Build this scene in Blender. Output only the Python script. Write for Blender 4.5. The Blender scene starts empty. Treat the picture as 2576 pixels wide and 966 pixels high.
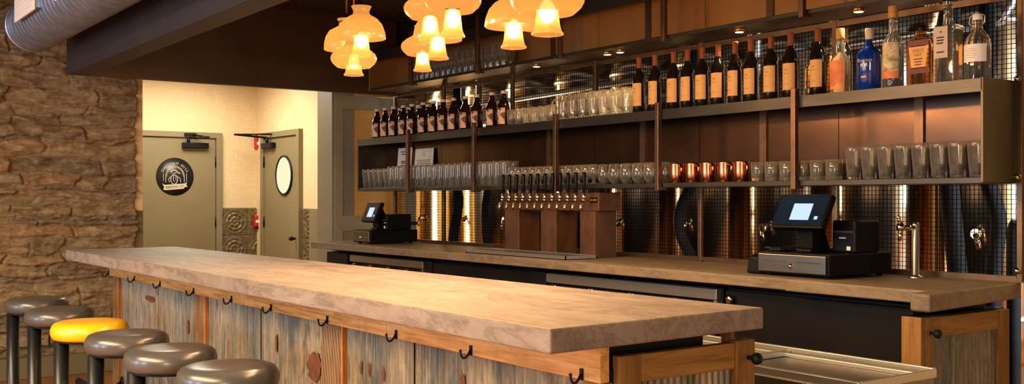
import bpy, bmesh, math, random
from mathutils import Vector, Matrix
R = math.radians
PI = math.pi
rnd = random.Random(7)
SC = bpy.context.scene
COL = SC.collection

# ------------------------------------------------------------------ camera model (one place, metres, Z up)
FPX, YAW, HOR, CAMZ = 2600.0, 0.9435, 500.0, 1.40
_f = (-math.sin(YAW), math.cos(YAW)); _r = (math.cos(YAW), math.sin(YAW))
def ray(u, v):
    a = (u - 1288) / FPX
    return (_f[0] + a*_r[0], _f[1] + a*_r[1], -(v - HOR)/FPX)
def onx(u, v, x):
    r = ray(u, v); t = x/r[0]; return Vector((x, r[1]*t, CAMZ + r[2]*t))
def ony(u, v, y):
    r = ray(u, v); t = y/r[1]; return Vector((r[0]*t, y, CAMZ + r[2]*t))
def onz(u, v, z):
    r = ray(u, v); t = (z-CAMZ)/r[2]; return Vector((r[0]*t, r[1]*t, z))

cam = bpy.data.cameras.new('camera'); camo = bpy.data.objects.new('camera', cam); COL.objects.link(camo)
camo.location = (0, 0, CAMZ); camo.rotation_euler = (R(90), 0, YAW)
cam.sensor_width = 36; cam.lens = 36*FPX/2576; cam.shift_y = (HOR - 483)/2576; cam.clip_start = .05
SC.camera = camo

# ------------------------------------------------------------------ materials
def lin(h):
    h = h.lstrip('#'); o = []
    for i in (0, 2, 4):
        c = int(h[i:i+2], 16)/255; o.append(c/12.92 if c <= .04045 else ((c+.055)/1.055)**2.4)
    return (*o, 1)
class NT:
    def __init__(s, name):
        s.m = bpy.data.materials.new(name); s.m.use_nodes = True; s.t = s.m.node_tree; s.n = s.t.nodes; s.l = s.t.links
        s.n.clear(); s.out = s.n.new('ShaderNodeOutputMaterial')
        s.tc = s.n.new('ShaderNodeTexCoord')
    def new(s, ty, **kw):
        n = s.n.new(ty)
        for k, v in kw.items():
            if k in n.inputs: n.inputs[k].default_value = v
            else: setattr(n, k, v)
        return n
    def coord(s, scale=(1, 1, 1), which='Object', rot=(0, 0, 0)):
        mp = s.n.new('ShaderNodeMapping'); mp.inputs['Scale'].default_value = scale; mp.inputs['Rotation'].default_value = rot
        s.l.new(s.tc.outputs[which], mp.inputs['Vector']); return mp.outputs['Vector']
    def noise(s, scale, stretch=(1, 1, 1), detail=4, rough=.6, dist=0, which='Object'):
        n = s.n.new('ShaderNodeTexNoise'); n.inputs['Scale'].default_value = scale; n.inputs['Detail'].default_value = detail
        n.inputs['Roughness'].default_value = rough; n.inputs['Distortion'].default_value = dist
        s.l.new(s.coord(stretch, which), n.inputs['Vector']); return n.outputs['Fac']
    def ramp(s, fac, stops):
        r = s.n.new('ShaderNodeValToRGB'); e = r.color_ramp.elements
        while len(e) < len(stops): e.new(.5)
        for i, (p, c) in enumerate(stops):
            e[i].position = p; e[i].color = c if len(c) == 4 else (*c, 1)
        s.l.new(fac, r.inputs['Fac']); return r.outputs['Color']
    def mix(s, fac, a, b, mode='MIX'):
        m = s.n.new('ShaderNodeMix'); m.data_type = 'RGBA'; m.blend_type = mode
        for i, x in ((0, fac), (6, a), (7, b)):
            if hasattr(x, 'links'): s.l.new(x, m.inputs[i])
            else: m.inputs[i].default_value = x
        return m.outputs[2]
    def bump(s, h, strength, dist=.01):
        b = s.n.new('ShaderNodeBump'); b.inputs['Strength'].default_value = strength; b.inputs['Distance'].default_value = dist
        s.l.new(h, b.inputs['Height']); return b.outputs['Normal']
    def pr(s, **kw):
        p = s.n.new('ShaderNodeBsdfPrincipled')
        for k, v in kw.items():
            k = k.replace('_', ' ')
            if hasattr(v, 'links'): s.l.new(v, p.inputs[k])
            else: p.inputs[k].default_value = v
        s.l.new(p.outputs[0], s.out.inputs[0]); return p
def pm(name, c1, c2=None, scale=8, stretch=(1, 1, 1), rough=.6, metal=0, bump=0, bscale=None, lo=.35, hi=.65, detail=4, **kw):
    n = NT(name); c1 = lin(c1)
    args = dict(Roughness=rough, Metallic=metal)
    fac = n.noise(scale, stretch, detail)
    args['Base_Color'] = n.ramp(fac, [(lo, c1), (hi, lin(c2) if c2 else tuple(x*.85 for x in c1[:3])+(1,))])
    if bump: args['Normal'] = n.bump(n.noise(bscale or scale*3, stretch, 5), bump)
    args.update(kw)
    n.pr(**args); return n.m
M = {}
M['blackmetal'] = pm('black_metal', '#101012', '#171719', rough=.45, Specular_IOR_Level=.2)
M['blackplastic'] = pm('black_plastic', '#070707', '#0b0b0b', rough=.4, Specular_IOR_Level=.12)
M['blackpanel'] = pm('black_panel', '#0e0e10', '#141416', scale=3, rough=.42, Specular_IOR_Level=.2)
M['beam'] = pm('beam_paint', '#1d1d21', '#242428', scale=3, rough=.5)
M['soffitin'] = pm('soffit_brown', '#38250f', '#422c14', scale=2, stretch=(1, 1, 3), rough=.42)
M['ceil'] = pm('ceiling_dark', '#2c241c', '#352a20', scale=2, rough=.7)
M['olive'] = pm('olive_paint', '#7b6f52', '#827658', scale=2, rough=.5)
M['olive2'] = pm('olive_dark_paint', '#6a5f42', '#6f6446', scale=2, rough=.55)
M['pierpaint'] = pm('pier_paint', '#6d6450', '#746b56', scale=2, rough=.5)
M['doorinset'] = pm('reeded_panel', '#b07d2c', '#bb8834', scale=4, stretch=(1, 1, 30), rough=.5)
M['plaster'] = pm('plaster', '#d6b88f', '#dcc097', scale=3, rough=.8)
M['steel'] = pm('stainless', '#b9b6b0', '#c4c1bb', scale=3, stretch=(1, 30, 30), rough=.3, metal=.9)
M['steelbasin'] = pm('basin_steel', '#77716a', '#858078', scale=3, stretch=(1, 40, 40), rough=.3, metal=1)
M['steelrough'] = pm('brushed_stainless', '#a9a6a1', '#b8b5af', scale=3, stretch=(1, 40, 40), rough=.34, metal=1)
M['tanksteel'] = pm('tank_steel', '#b5a283', '#c2b091', scale=2, rough=.17, metal=1)
M['galv'] = pm('galvanised', '#8c9ebb', '#a9b8d2', scale=14, rough=.42, metal=.9)
M['brass'] = pm('brass', '#9a6c2c', '#83581f', scale=20, rough=.32, metal=1)
M['chrome'] = pm('chrome', '#d3bb95', '#c6ab82', rough=.16, metal=1)
M['copper'] = pm('copper', '#c8764f', '#d88a62', scale=10, rough=.2, metal=1)
M['wire'] = pm('wire', '#0a0908', '#0e0c0b', rough=.9, Specular_IOR_Level=0)
M['post'] = pm('post_steel', '#5b4634', '#6c543e', scale=12, rough=.38, metal=.85)
M['shelfsteel'] = pm('shelf_steel', '#35322d', '#44403a', scale=3, stretch=(1, 4, 4), rough=.38, metal=.7)
M['endsteel'] = pm('end_panel_steel', '#544b38', '#5e5540', scale=3, stretch=(2, 2, 1), rough=.42, metal=.7)
M['bronze'] = pm('bronze_panel', '#3f322b', '#5e4738', scale=1.7, stretch=(1, 1, 1.4), rough=.23, metal=.95, lo=.3, hi=.72, bump=.05, bscale=4)
M['bronzelit'] = pm('bronze_panel_lamplit', '#8a6339', '#a87a48', scale=1.7, stretch=(1.3, 1, .4), rough=.42, metal=.55, lo=.3, hi=.72)  # lighter copy of the bronze, the pendants' glow put into its colour
M['rustwood'] = pm('rusted_tower_steel', '#5e3b20', '#3d2614', scale=9, stretch=(1, 1, .6), rough=.5, metal=.3, bump=.15, lo=.3, hi=.7)
M['stoolgrey'] = pm('grey_vinyl', '#454341', '#4d4a47', scale=4, rough=.3, Coat_Weight=.3, Coat_Roughness=.2)
M['stoolyellow'] = pm('yellow_vinyl', '#e6ac0a', '#eab315', scale=4, rough=.34, Coat_Weight=.3, Coat_Roughness=.25)
M['poleblack'] = pm('pole_black', '#0f1012', '#151619', rough=.35)
M['red'] = pm('red_plastic', '#c31a17', '#b01512', rough=.4)
M['white'] = pm('white_plastic', '#e8e2d8', '#efe9df', rough=.5)
M['paper'] = pm('paper', '#cdbfae', '#d6c8b6', rough=.8)
M['ink'] = pm('ink', '#3a332e', '#332c28', rough=.8)
M['rubber'] = pm('hose_rubber', '#100f0e', '#161513', rough=.75, Specular_IOR_Level=.1)
M['cream'] = pm('cream_label', '#b98c50', '#c2965a', scale=20, rough=.7)
M['creamprint'] = pm('label_print', '#94683a', '#8a5f33', rough=.7)
M['capsule'] = pm('wine_capsule', '#63300f', '#743c17', rough=.6, Specular_IOR_Level=.2)
M['cork'] = pm('cork', '#b9884e', '#a87842', scale=60, rough=.8)
M['capwhite'] = pm('cap_beige', '#c7a982', '#cfb28c', rough=.5)
M['orangelabel'] = pm('orange_label', '#c9603a', '#d89455', scale=14, rough=.7)
M['greylabel'] = pm('grey_label', '#b9a88f', '#c4b49c', scale=14, rough=.7)
M['artlabel'] = pm('art_label', '#c9b98c', '#7c6a3e', scale=26, rough=.7, lo=.45, hi=.66)
M['hatlabel'] = pm('tan_label', '#cf9a52', '#d8a660', scale=10, rough=.7)
M['brownlabel'] = pm('brown_label', '#5a1f12', '#6d2a17', scale=20, rough=.6)
M['growlabel'] = pm('growler_label', '#4a2114', '#dcae80', scale=30, stretch=(1, 1, .7), rough=.6, lo=.42, hi=.58, detail=3)
M['sticker'] = pm('sticker_black', '#17181a', '#1c1d20', rough=.35)
M['stickerink'] = pm('sticker_print', '#b7ac97', '#c2b8a4', rough=.6)
M['signglass'] = None
M['beigewall'] = pm('beige_wall', '#c9b48f', '#b59f7b', scale=3, rough=.8)
M['darkroom'] = pm('dark_wall', '#2a221a', '#332a20', scale=1.5, rough=.9)
M['brewwall'] = pm('brew_room_wall', '#8f6c3e', '#775833', scale=1.5, rough=.8)

def glassmat(name, col=(1, 1, 1), rough=.02, ior=1.45, haze=0):
    n = NT(name); p = n.pr(Base_Color=(*col, 1), Roughness=rough, IOR=ior, Transmission_Weight=1.0)
    if haze:                                                      # pale scatter mixed in so the dark glass looks brightly lit
        d = n.new('ShaderNodeBsdfDiffuse'); d.inputs['Color'].default_value = (*col, 1)
        t = n.new('ShaderNodeBsdfTranslucent'); t.inputs['Color'].default_value = (*col, 1)
        m = n.new('ShaderNodeMixShader'); m.inputs[0].default_value = .5; n.l.new(d.outputs[0], m.inputs[1]); n.l.new(t.outputs[0], m.inputs[2])
        m2 = n.new('ShaderNodeMixShader'); m2.inputs[0].default_value = haze; n.l.new(p.outputs[0], m2.inputs[1]); n.l.new(m.outputs[0], m2.inputs[2])
        n.l.new(m2.outputs[0], n.out.inputs[0])
    return n.m
M['glass'] = glassmat('clear_glass', (1, .95, .86), .03, haze=.09)
M['glasscut'] = glassmat('cut_glass', (1, .92, .76), .05, haze=.11)
M['bottleclear'] = glassmat('bottle_glass', (.96, .95, .88), .02, haze=.06)
M['bluebottle'] = pm('blue_glass', '#0b2f86', '#0e3690', rough=.12, Coat_Weight=.6, Transmission_Weight=.25)
M['darkglass'] = pm('dark_wine_glass', '#120d0a', '#17110c', rough=.1, Coat_Weight=.5)
M['brownglass'] = pm('amber_brown_glass', '#1d0d06', '#261108', rough=.1, Coat_Weight=.5)
M['whiskey'] = glassmat('amber_liquor', (.92, .46, .14), .05, 1.4, haze=.05)

# linen wall covering
n = NT('linen_wallpaper')
a = n.noise(60, (1, 1, .12), 3); b = n.noise(60, (.12, .12, 1.6), 3); c = n.noise(1.5, (1, 1, 1), 2)
col = n.mix(.5, n.ramp(a, [(.3, lin('#cdb48a')), (.7, lin('#e3cda6'))]), n.ramp(b, [(.3, lin('#c8af86')), (.7, lin('#e6d1ab'))]))
n.pr(Base_Color=n.mix(.25, col, n.ramp(c, [(.3, lin('#c3a97f')), (.7, lin('#e6d2ad'))])), Roughness=.85); M['linen'] = n.m
# pressed tin
n = NT('pressed_tin')
a = n.noise(30, (1, 1, 1), 5)
n.pr(Base_Color=n.ramp(a, [(.35, lin('#5d523a')), (.65, lin('#7d7052'))]), Roughness=.42, Metallic=.35); M['tin'] = n.m
# concrete
def concrete(name, base, dark, light, vein):
    n = NT(name)
    a = n.noise(2.2, (1, 2.2, 2.2), 6, .65, .6); b = n.noise(14, (1, 1, 1), 6, .7); c = n.noise(3.0, (.55, 2.6, 2.6), 7, .7, 1.1)
    col = n.ramp(a, [(.3, lin(dark)), (.5, lin(base)), (.72, lin(light))])
    col = n.mix(.28, col, n.ramp(b, [(.35, lin(dark)), (.65, lin(light))]))
    veins = n.ramp(c, [(.44, (0, 0, 0, 1)), (.485, (1, 1, 1, 1)), (.53, (0, 0, 0, 1))])
    fac = n.new('ShaderNodeMath', operation='MULTIPLY'); fac.inputs[1].default_value = .42
    n.l.new(veins, fac.inputs[0])
    col = n.mix(fac.outputs[0], col, lin(vein))
    rr = n.ramp(b, [(.3, (.46, .46, .46, 1)), (.7, (.6, .6, .6, 1))])
    n.pr(Base_Color=col, Roughness=rr, Specular_IOR_Level=.35, Normal=n.bump(b, .06)); return n.m
M['concrete'] = concrete('concrete_bar_top', '#887a6e', '#6c6056', '#998b7f', '#4a3e35')
M['concrete2'] = concrete('concrete_counter', '#74644f', '#5c4e3d', '#85745d', '#43362a')
# wood
def wood(name, c1, c2, c3, axis=(1, 12, 12), rough=.6, scale=3):
    n = NT(name)
    a = n.noise(scale, axis, 6, .65, .8); b = n.noise(scale*1.3, (2, 2, 2), 4)
    col = n.ramp(a, [(.3, lin(c1)), (.5, lin(c2)), (.72, lin(c3))])
    col = n.mix(n.ramp(b, [(.5, (0, 0, 0, 1)), (.75, (.5, .5, .5, 1))]), col, lin(c1))
    n.pr(Base_Color=col, Roughness=rough, Normal=n.bump(a, .2, .004)); return n.m
M['barnrail'] = wood('barn_wood_rail', '#96662c', '#d09a50', '#e8be7c', (1, 14, 14))
M['barnpost'] = wood('barn_wood_post', '#4a3624', '#7b5c3c', '#96764e', (14, 14, 1))
M['doorwood'] = wood('door_wood', '#553614', '#7f5826', '#967036', (14, 14, 1))
M['doorwoodh'] = wood('door_wood_rail', '#644219', '#8a622b', '#9f753a', (14, 1, 14))
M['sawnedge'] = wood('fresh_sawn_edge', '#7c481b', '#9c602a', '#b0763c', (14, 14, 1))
n = NT('saw_marked_wood')
wv = n.new('ShaderNodeTexWave', wave_type='RINGS', rings_direction='SPHERICAL'); wv.inputs['Scale'].default_value = 14; wv.inputs['Distortion'].default_value = 2.5; wv.inputs['Detail'].default_value = 3
mp = n.new('ShaderNodeMapping'); mp.inputs['Location'].default_value = (1.2, 0, -.35); n.l.new(n.tc.outputs['Object'], mp.inputs['Vector']); n.l.new(mp.outputs[0], wv.inputs['Vector'])
col = n.mix(.5, n.ramp(wv.outputs['Fac'], [(.3, lin('#35261a')), (.7, lin('#8a6a45'))]), n.ramp(n.noise(5, (8, 8, 1), 5), [(.3, lin('#4a3624')), (.7, lin('#8a6a48'))]))
n.pr(Base_Color=col, Roughness=.7, Normal=n.bump(wv.outputs['Fac'], .3, .004)); M['barnsaw'] = n.m
M['floor'] = None
n = NT('floor_planks')
br = n.new('ShaderNodeTexBrick'); br.inputs['Scale'].default_value = 1; br.inputs['Brick Width'].default_value = 1.6; br.inputs['Row Height'].default_value = .12
br.inputs['Mortar Size'].default_value = .003; br.offset = .37
br.inputs['Color1'].default_value = lin('#8a5226'); br.inputs['Color2'].default_value = lin('#a4652f'); br.inputs['Mortar'].default_value = lin('#3a2413')
n.l.new(n.coord(), br.inputs['Vector'])
gr = n.noise(4, (1, 16, 1), 5)
n.pr(Base_Color=n.mix(.35, br.outputs['Color'], n.ramp(gr, [(.3, lin('#6e3f1c')), (.7, lin('#b87a42'))])), Roughness=.35); M['floor'] = n.m
# corrugated weathered metal
def corr(name, c_rust):
    n = NT(name)
    a = n.noise(3.0, (1.2, 1, .45), 6, .7, .3); b = n.noise(60, (1, 1, .06), 4, .7); c = n.noise(7, (1.5, 1, .5), 6, .75); d = n.noise(1.1, (1, 1, 1), 2)
    col = n.ramp(a, [(.3, lin('#293033')), (.40, lin('#4c5353')), (.47, lin('#766f5e')), (.54, lin('#92846a')), (.60, lin('#5a4c3a')), (.68, lin('#363c3e'))])
    col = n.mix(.42, col, n.ramp(b, [(.32, lin('#1f1c17')), (.5, lin('#575041')), (.68, lin('#a89a7a'))]))
    rust = n.ramp(c, [(.57, (0, 0, 0, 1)), (.66, (.85, .85, .85, 1))])
    col = n.mix(rust, col, lin(c_rust))
    n.pr(Base_Color=col, Roughness=.5, Metallic=.35, Normal=n.bump(c, .15, .004)); return n.m
M['corr'] = corr('weathered_corrugated', '#5b3a22')
M['corrend'] = corr('weathered_corrugated_door', '#6a5a3a')
M['rust'] = pm('rust_patch', '#4a2411', '#6a371a', scale=30, rough=.8)
# stone, tone attribute = each stone's own colour
n = NT('stacked_stone')
at = n.new('ShaderNodeAttribute', attribute_name='tone')
a = n.noise(9, (1, 1, 2.4), 7, .7, .6); b = n.noise(45, (1, 1, 1.6), 5, .7)
tone = n.ramp(at.outputs['Fac'], [(0, lin('#4d4230')), (.2, lin('#75603f')), (.45, lin('#a4855a')), (.65, lin('#8c7756')), (.85, lin('#a88955')), (1, lin('#9c6c44'))])
col = n.mix(.45, tone, n.ramp(a, [(.34, lin('#463c2e')), (.5, lin('#98825f')), (.64, lin('#d6c39c'))]))
col = n.mix(.22, col, n.ramp(b, [(.3, lin('#3b2e1f')), (.7, lin('#a58f6c'))]))
mo_ = n.new('ShaderNodeAttribute', attribute_name='mortar'); mf = n.new('ShaderNodeMath', operation='MULTIPLY'); mf.inputs[1].default_value = .55; n.l.new(mo_.outputs['Fac'], mf.inputs[0])
col = n.mix(mf.outputs[0], col, lin('#86705a'))
n.pr(Base_Color=col, Roughness=.82, Normal=n.bump(n.mix(.5, a, b), .9, .03)); M['stone'] = n.m
# lamp glass and bulbs
def lampglass(name, col, em, strength, transp=.35):
    n = NT(name)
    tl = n.new('ShaderNodeBsdfTranslucent'); tl.inputs['Color'].default_value = col
    df = n.new('ShaderNodeBsdfPrincipled'); df.inputs['Base Color'].default_value = col; df.inputs['Roughness'].default_value = .25
    tp = n.new('ShaderNodeBsdfTransparent'); tp.inputs['Color'].default_value = (1, .86, .6, 1)
    e = n.new('ShaderNodeEmission'); e.inputs['Color'].default_value = em; e.inputs['Strength'].default_value = strength
    m1 = n.new('ShaderNodeMixShader'); m1.inputs[0].default_value = .6; n.l.new(df.outputs[0], m1.inputs[1]); n.l.new(tl.outputs[0], m1.inputs[2])
    m2 = n.new('ShaderNodeMixShader'); m2.inputs[0].default_value = transp; n.l.new(m1.outputs[0], m2.inputs[1]); n.l.new(tp.outputs[0], m2.inputs[2])
    ad = n.new('ShaderNodeAddShader'); n.l.new(m2.outputs[0], ad.inputs[0]); n.l.new(e.outputs[0], ad.inputs[1])
    n.l.new(ad.outputs[0], n.out.inputs[0]); return n.m
M['shade'] = lampglass('opal_shade', (.035, .012, .003, 1), (1, .37, .075, 1), .47, .02)
M['bell'] = lampglass('amber_bell_glass', (.03, .011, .003, 1), (1, .38, .07, 1), .38, .66)
def emis(name, col, s):
    n = NT(name); e = n.new('ShaderNodeEmission'); e.inputs['Color'].default_value = col; e.inputs['Strength'].default_value = s
    n.l.new(e.outputs[0], n.out.inputs[0]); return n.m
n = NT('bulb_glow'); e = n.new('ShaderNodeEmission'); e.inputs['Color'].default_value = (1, .82, .55, 1); e.inputs['Strength'].default_value = 14
tr = n.new('ShaderNodeBsdfTransparent'); ad = n.new('ShaderNodeAddShader'); n.l.new(e.outputs[0], ad.inputs[0]); n.l.new(tr.outputs[0], ad.inputs[1]); n.l.new(ad.outputs[0], n.out.inputs[0]); M['bulb'] = n.m
M['puck'] = emis('puck_light', (1, .72, .35, 1), 6)
M['screenblue'] = pm('screen_off', '#0d1a2c', '#12233a', rough=.08, Coat_Weight=1)
M['screenwin'] = emis('screen_window', (.55, .7, 1, 1), .75)
M['signglass'] = emis('door_glass_lit', (.75, .72, .45, 1), .8)

# ------------------------------------------------------------------ mesh builder
class MB:
    def __init__(s): s.v = []; s.f = []; s.sm = []; s.mi = []
    def add(s, vs, fs, smooth=False, mi=0, mat=None):
        o = len(s.v)
        s.v += [tuple(mat @ Vector(v)) if mat is not None else tuple(v) for v in vs]
        for f in fs: s.f.append([i+o for i in f]); s.sm.append(smooth); s.mi.append(mi)
        return s
    def box(s, x0, x1, y0, y1, z0, z1, mat=None, mi=0):
        vs = [(x0,y0,z0),(x1,y0,z0),(x1,y1,z0),(x0,y1,z0),(x0,y0,z1),(x1,y0,z1),(x1,y1,z1),(x0,y1,z1)]
        return s.add(vs, [(3,2,1,0),(4,5,6,7),(0,1,5,4),(1,2,6,5),(2,3,7,6),(3,0,4,7)], mat=mat, mi=mi)
    def poly(s, pts, z0, z1, mat=None, mi=0):
        n = len(pts); vs = [(x, y, z0) for x, y in pts] + [(x, y, z1) for x, y in pts]
        fs = [tuple(range(n-1, -1, -1)), tuple(range(n, 2*n))] + [(i, (i+1) % n, n+(i+1) % n, n+i) for i in range(n)]
        return s.add(vs, fs, mat=mat, mi=mi)
    def lathe(s, prof, seg=20, c=(0, 0, 0), mat=None, smooth=True, mi=0, a0=0, a1=2*PI, cap=False):
        full = abs(a1-a0-2*PI) < 1e-6; na = seg if full else seg+1
        vs = []
        for r, z in prof:
            for k in range(na):
                a = a0 + (a1-a0)*k/seg; vs.append((c[0]+r*math.cos(a), c[1]+r*math.sin(a), c[2]+z))
        fs = []
        for i in range(len(prof)-1):
            for k in range(seg):
                k2 = (k+1) % na; fs.append((i*na+k, i*na+k2, (i+1)*na+k2, (i+1)*na+k))
        s.add(vs, fs, smooth, mi, mat)
        if full and cap:
            o = len(s.v) - len(vs)
            s.f.append([o+k for k in range(na-1, -1, -1)]); s.sm.append(False); s.mi.append(mi)
            s.f.append([o+(len(prof)-1)*na+k for k in range(na)]); s.sm.append(False); s.mi.append(mi)
        return s
    def tube(s, pts, r, seg=10, cap=True, smooth=True, mi=0):
        pts = [Vector(p) for p in pts]; rs = r if isinstance(r, (list, tuple)) else [r]*len(pts)
        vs = []; n = len(pts); up = None
        for i, p in enumerate(pts):
            d = (pts[min(i+1, n-1)] - pts[max(i-1, 0)]).normalized()
            if up is None: up = Vector((0, 0, 1)) if abs(d.z) < .9 else Vector((1, 0, 0))
            x = d.cross(up).normalized(); y = x.cross(d).normalized(); up = y
            for k in range(seg):
                a = 2*PI*k/seg; vs.append(p + rs[i]*(math.cos(a)*x + math.sin(a)*y))
        fs = [(i*seg+k, i*seg+(k+1) % seg, (i+1)*seg+(k+1) % seg, (i+1)*seg+k) for i in range(n-1) for k in range(seg)]
        s.add(vs, fs, smooth, mi)
        if cap:
            o = len(s.v)-len(vs)
            s.f.append([o+k for k in range(seg-1, -1, -1)]); s.sm.append(False); s.mi.append(mi)
            s.f.append([o+(n-1)*seg+k for k in range(seg)]); s.sm.append(False); s.mi.append(mi)
        return s
    def grid(s, fn, nu, nv, smooth=True, mi=0, mif=None):
        vs = [fn(i/nu, j/nv) for j in range(nv+1) for i in range(nu+1)]; o = len(s.v); s.v += [tuple(v) for v in vs]
        for j in range(nv):
            for i in range(nu):
                b = o + j*(nu+1)+i; s.f.append([b, b+1, b+nu+2, b+nu+1]); s.sm.append(smooth)
                s.mi.append(mif((i+.5)/nu, (j+.5)/nv) if mif else mi)
        return s
    def build(s, name, mat, parent=None, bevel=0, seg=2, fix=True):
        off = Vector(parent['_o']) if parent is not None and '_o' in parent else Vector((0, 0, 0))
        me = bpy.data.meshes.new(name)
        me.from_pydata([tuple(Vector(v)-off) for v in s.v], [], s.f)
        for p, sm, mi in zip(me.polygons, s.sm, s.mi): p.use_smooth = sm; p.material_index = mi
        for m in (mat if isinstance(mat, (list, tuple)) else [mat]): me.materials.append(M[m] if isinstance(m, str) else m)
        if fix or bevel:
            bm = bmesh.new(); bm.from_mesh(me)
            if fix: bmesh.ops.recalc_face_normals(bm, faces=bm.faces)
            if bevel: bmesh.ops.bevel(bm, geom=[e for e in bm.edges if len(e.link_faces) == 2 and e.calc_face_angle(0) > .5], offset=bevel, segments=seg, affect='EDGES', profile=.5)
            bm.to_mesh(me); bm.free()
        o = bpy.data.objects.new(name, me); COL.objects.link(o)
        if parent is not None: o.parent = parent; o['_o'] = tuple(off)
        else: o['_o'] = (0, 0, 0)
        return o
def tag(o, label=None, cat=None, group=None, kind=None):
    if label: o['label'] = label
    if cat: o['category'] = cat
    if group: o['group'] = group
    if kind: o['kind'] = kind
    return o
def thing(name, label, cat, loc=(0, 0, 0), group=None):
    o = bpy.data.objects.new(name, None); COL.objects.link(o); o.location = loc; o['_o'] = tuple(loc); o.empty_display_size = .05
    return tag(o, label, cat, group)
def proto(name, cat, group): return thing(name, None, cat, (0, 0, 0), group)
def copy_tree(o, parent=None):
    c = o.copy(); COL.objects.link(c)
    if parent is not None: c.parent = parent
    for ch in list(o.children): copy_tree(ch, c)
    return c
class Placer:                       # first use moves the prototype itself, later uses copy it
    def __init__(s, p): s.p = p; s.used = False
    def put(s, loc, label, rz=0, group=None, sc=None):
        o = s.p if not s.used else copy_tree(s.src)
        if not s.used: s.used = True; s.src = s.p
        o.location = loc; o.rotation_euler = (0, 0, rz); o['label'] = label
        if group: o['group'] = group
        if sc: o.scale = sc
        return o
def struct(name, mb, mat, parent=None, **kw):
    o = mb.build(name, mat, parent, **kw)
    if parent is None: o['kind'] = 'structure'
    return o
ORD = 'first second third fourth fifth sixth seventh eighth ninth tenth eleventh twelfth thirteenth fourteenth fifteenth sixteenth seventeenth eighteenth nineteenth twentieth'.split()
def ordw(i):
    return ORD[i] if i < 20 else ('twenty-' + ORD[i-20] if i < 29 else 'thirtieth')
def rotz(a, c): return Matrix.Translation(c) @ Matrix.Rotation(a, 4, 'Z') @ Matrix.Translation(-Vector(c))
def text_mesh(s, size):
    cu = bpy.data.curves.new('t', 'FONT'); cu.body = s; cu.size = size; cu.align_x = 'CENTER'; cu.align_y = 'CENTER'; cu.extrude = 0; cu.resolution_u = 2
    o = bpy.data.objects.new('t', cu); COL.objects.link(o)
    bpy.context.view_layer.update()
    me = bpy.data.meshes.new_from_object(o.evaluated_get(bpy.context.evaluated_depsgraph_get()))
    vs = [tuple(v.co) for v in me.vertices]; fs = [tuple(p.vertices) for p in me.polygons]
    bpy.data.objects.remove(o); bpy.data.curves.remove(cu); bpy.data.meshes.remove(me)
    return vs, fs

# ================================================================== THE SETTING
struct('floor', MB().box(-12, 3.5, -6, 8, -.1, 0), 'floor')
# ceilings
struct('ceiling', MB().box(-12, 3.5, -6, 1.685, 3.1, 3.2), 'ceil')
struct('ceiling_2', MB().box(-7.53, 1.2, 1.685, 4.3, 2.86, 2.96), 'ceil')           # inside the bar canopy
struct('ceiling_3', MB().box(-12, -7.53, 1.685, 4.5, 2.75, 2.85), 'plaster')          # door lobby
struct('ceiling_4', MB().box(-12, 3.5, 4.3, 8, 3.2, 3.3), 'darkroom')                # room behind the mesh
# dropped canopy over the bar
struct('trim_1', MB().box(-7.53, 1.2, 1.685, 1.83, 2.25, 3.1), 'beam', bevel=.006)
struct('trim_2', MB().box(-7.53, -7.47, 1.832, 4.24, 2.25, 2.86), 'soffitin')
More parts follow.
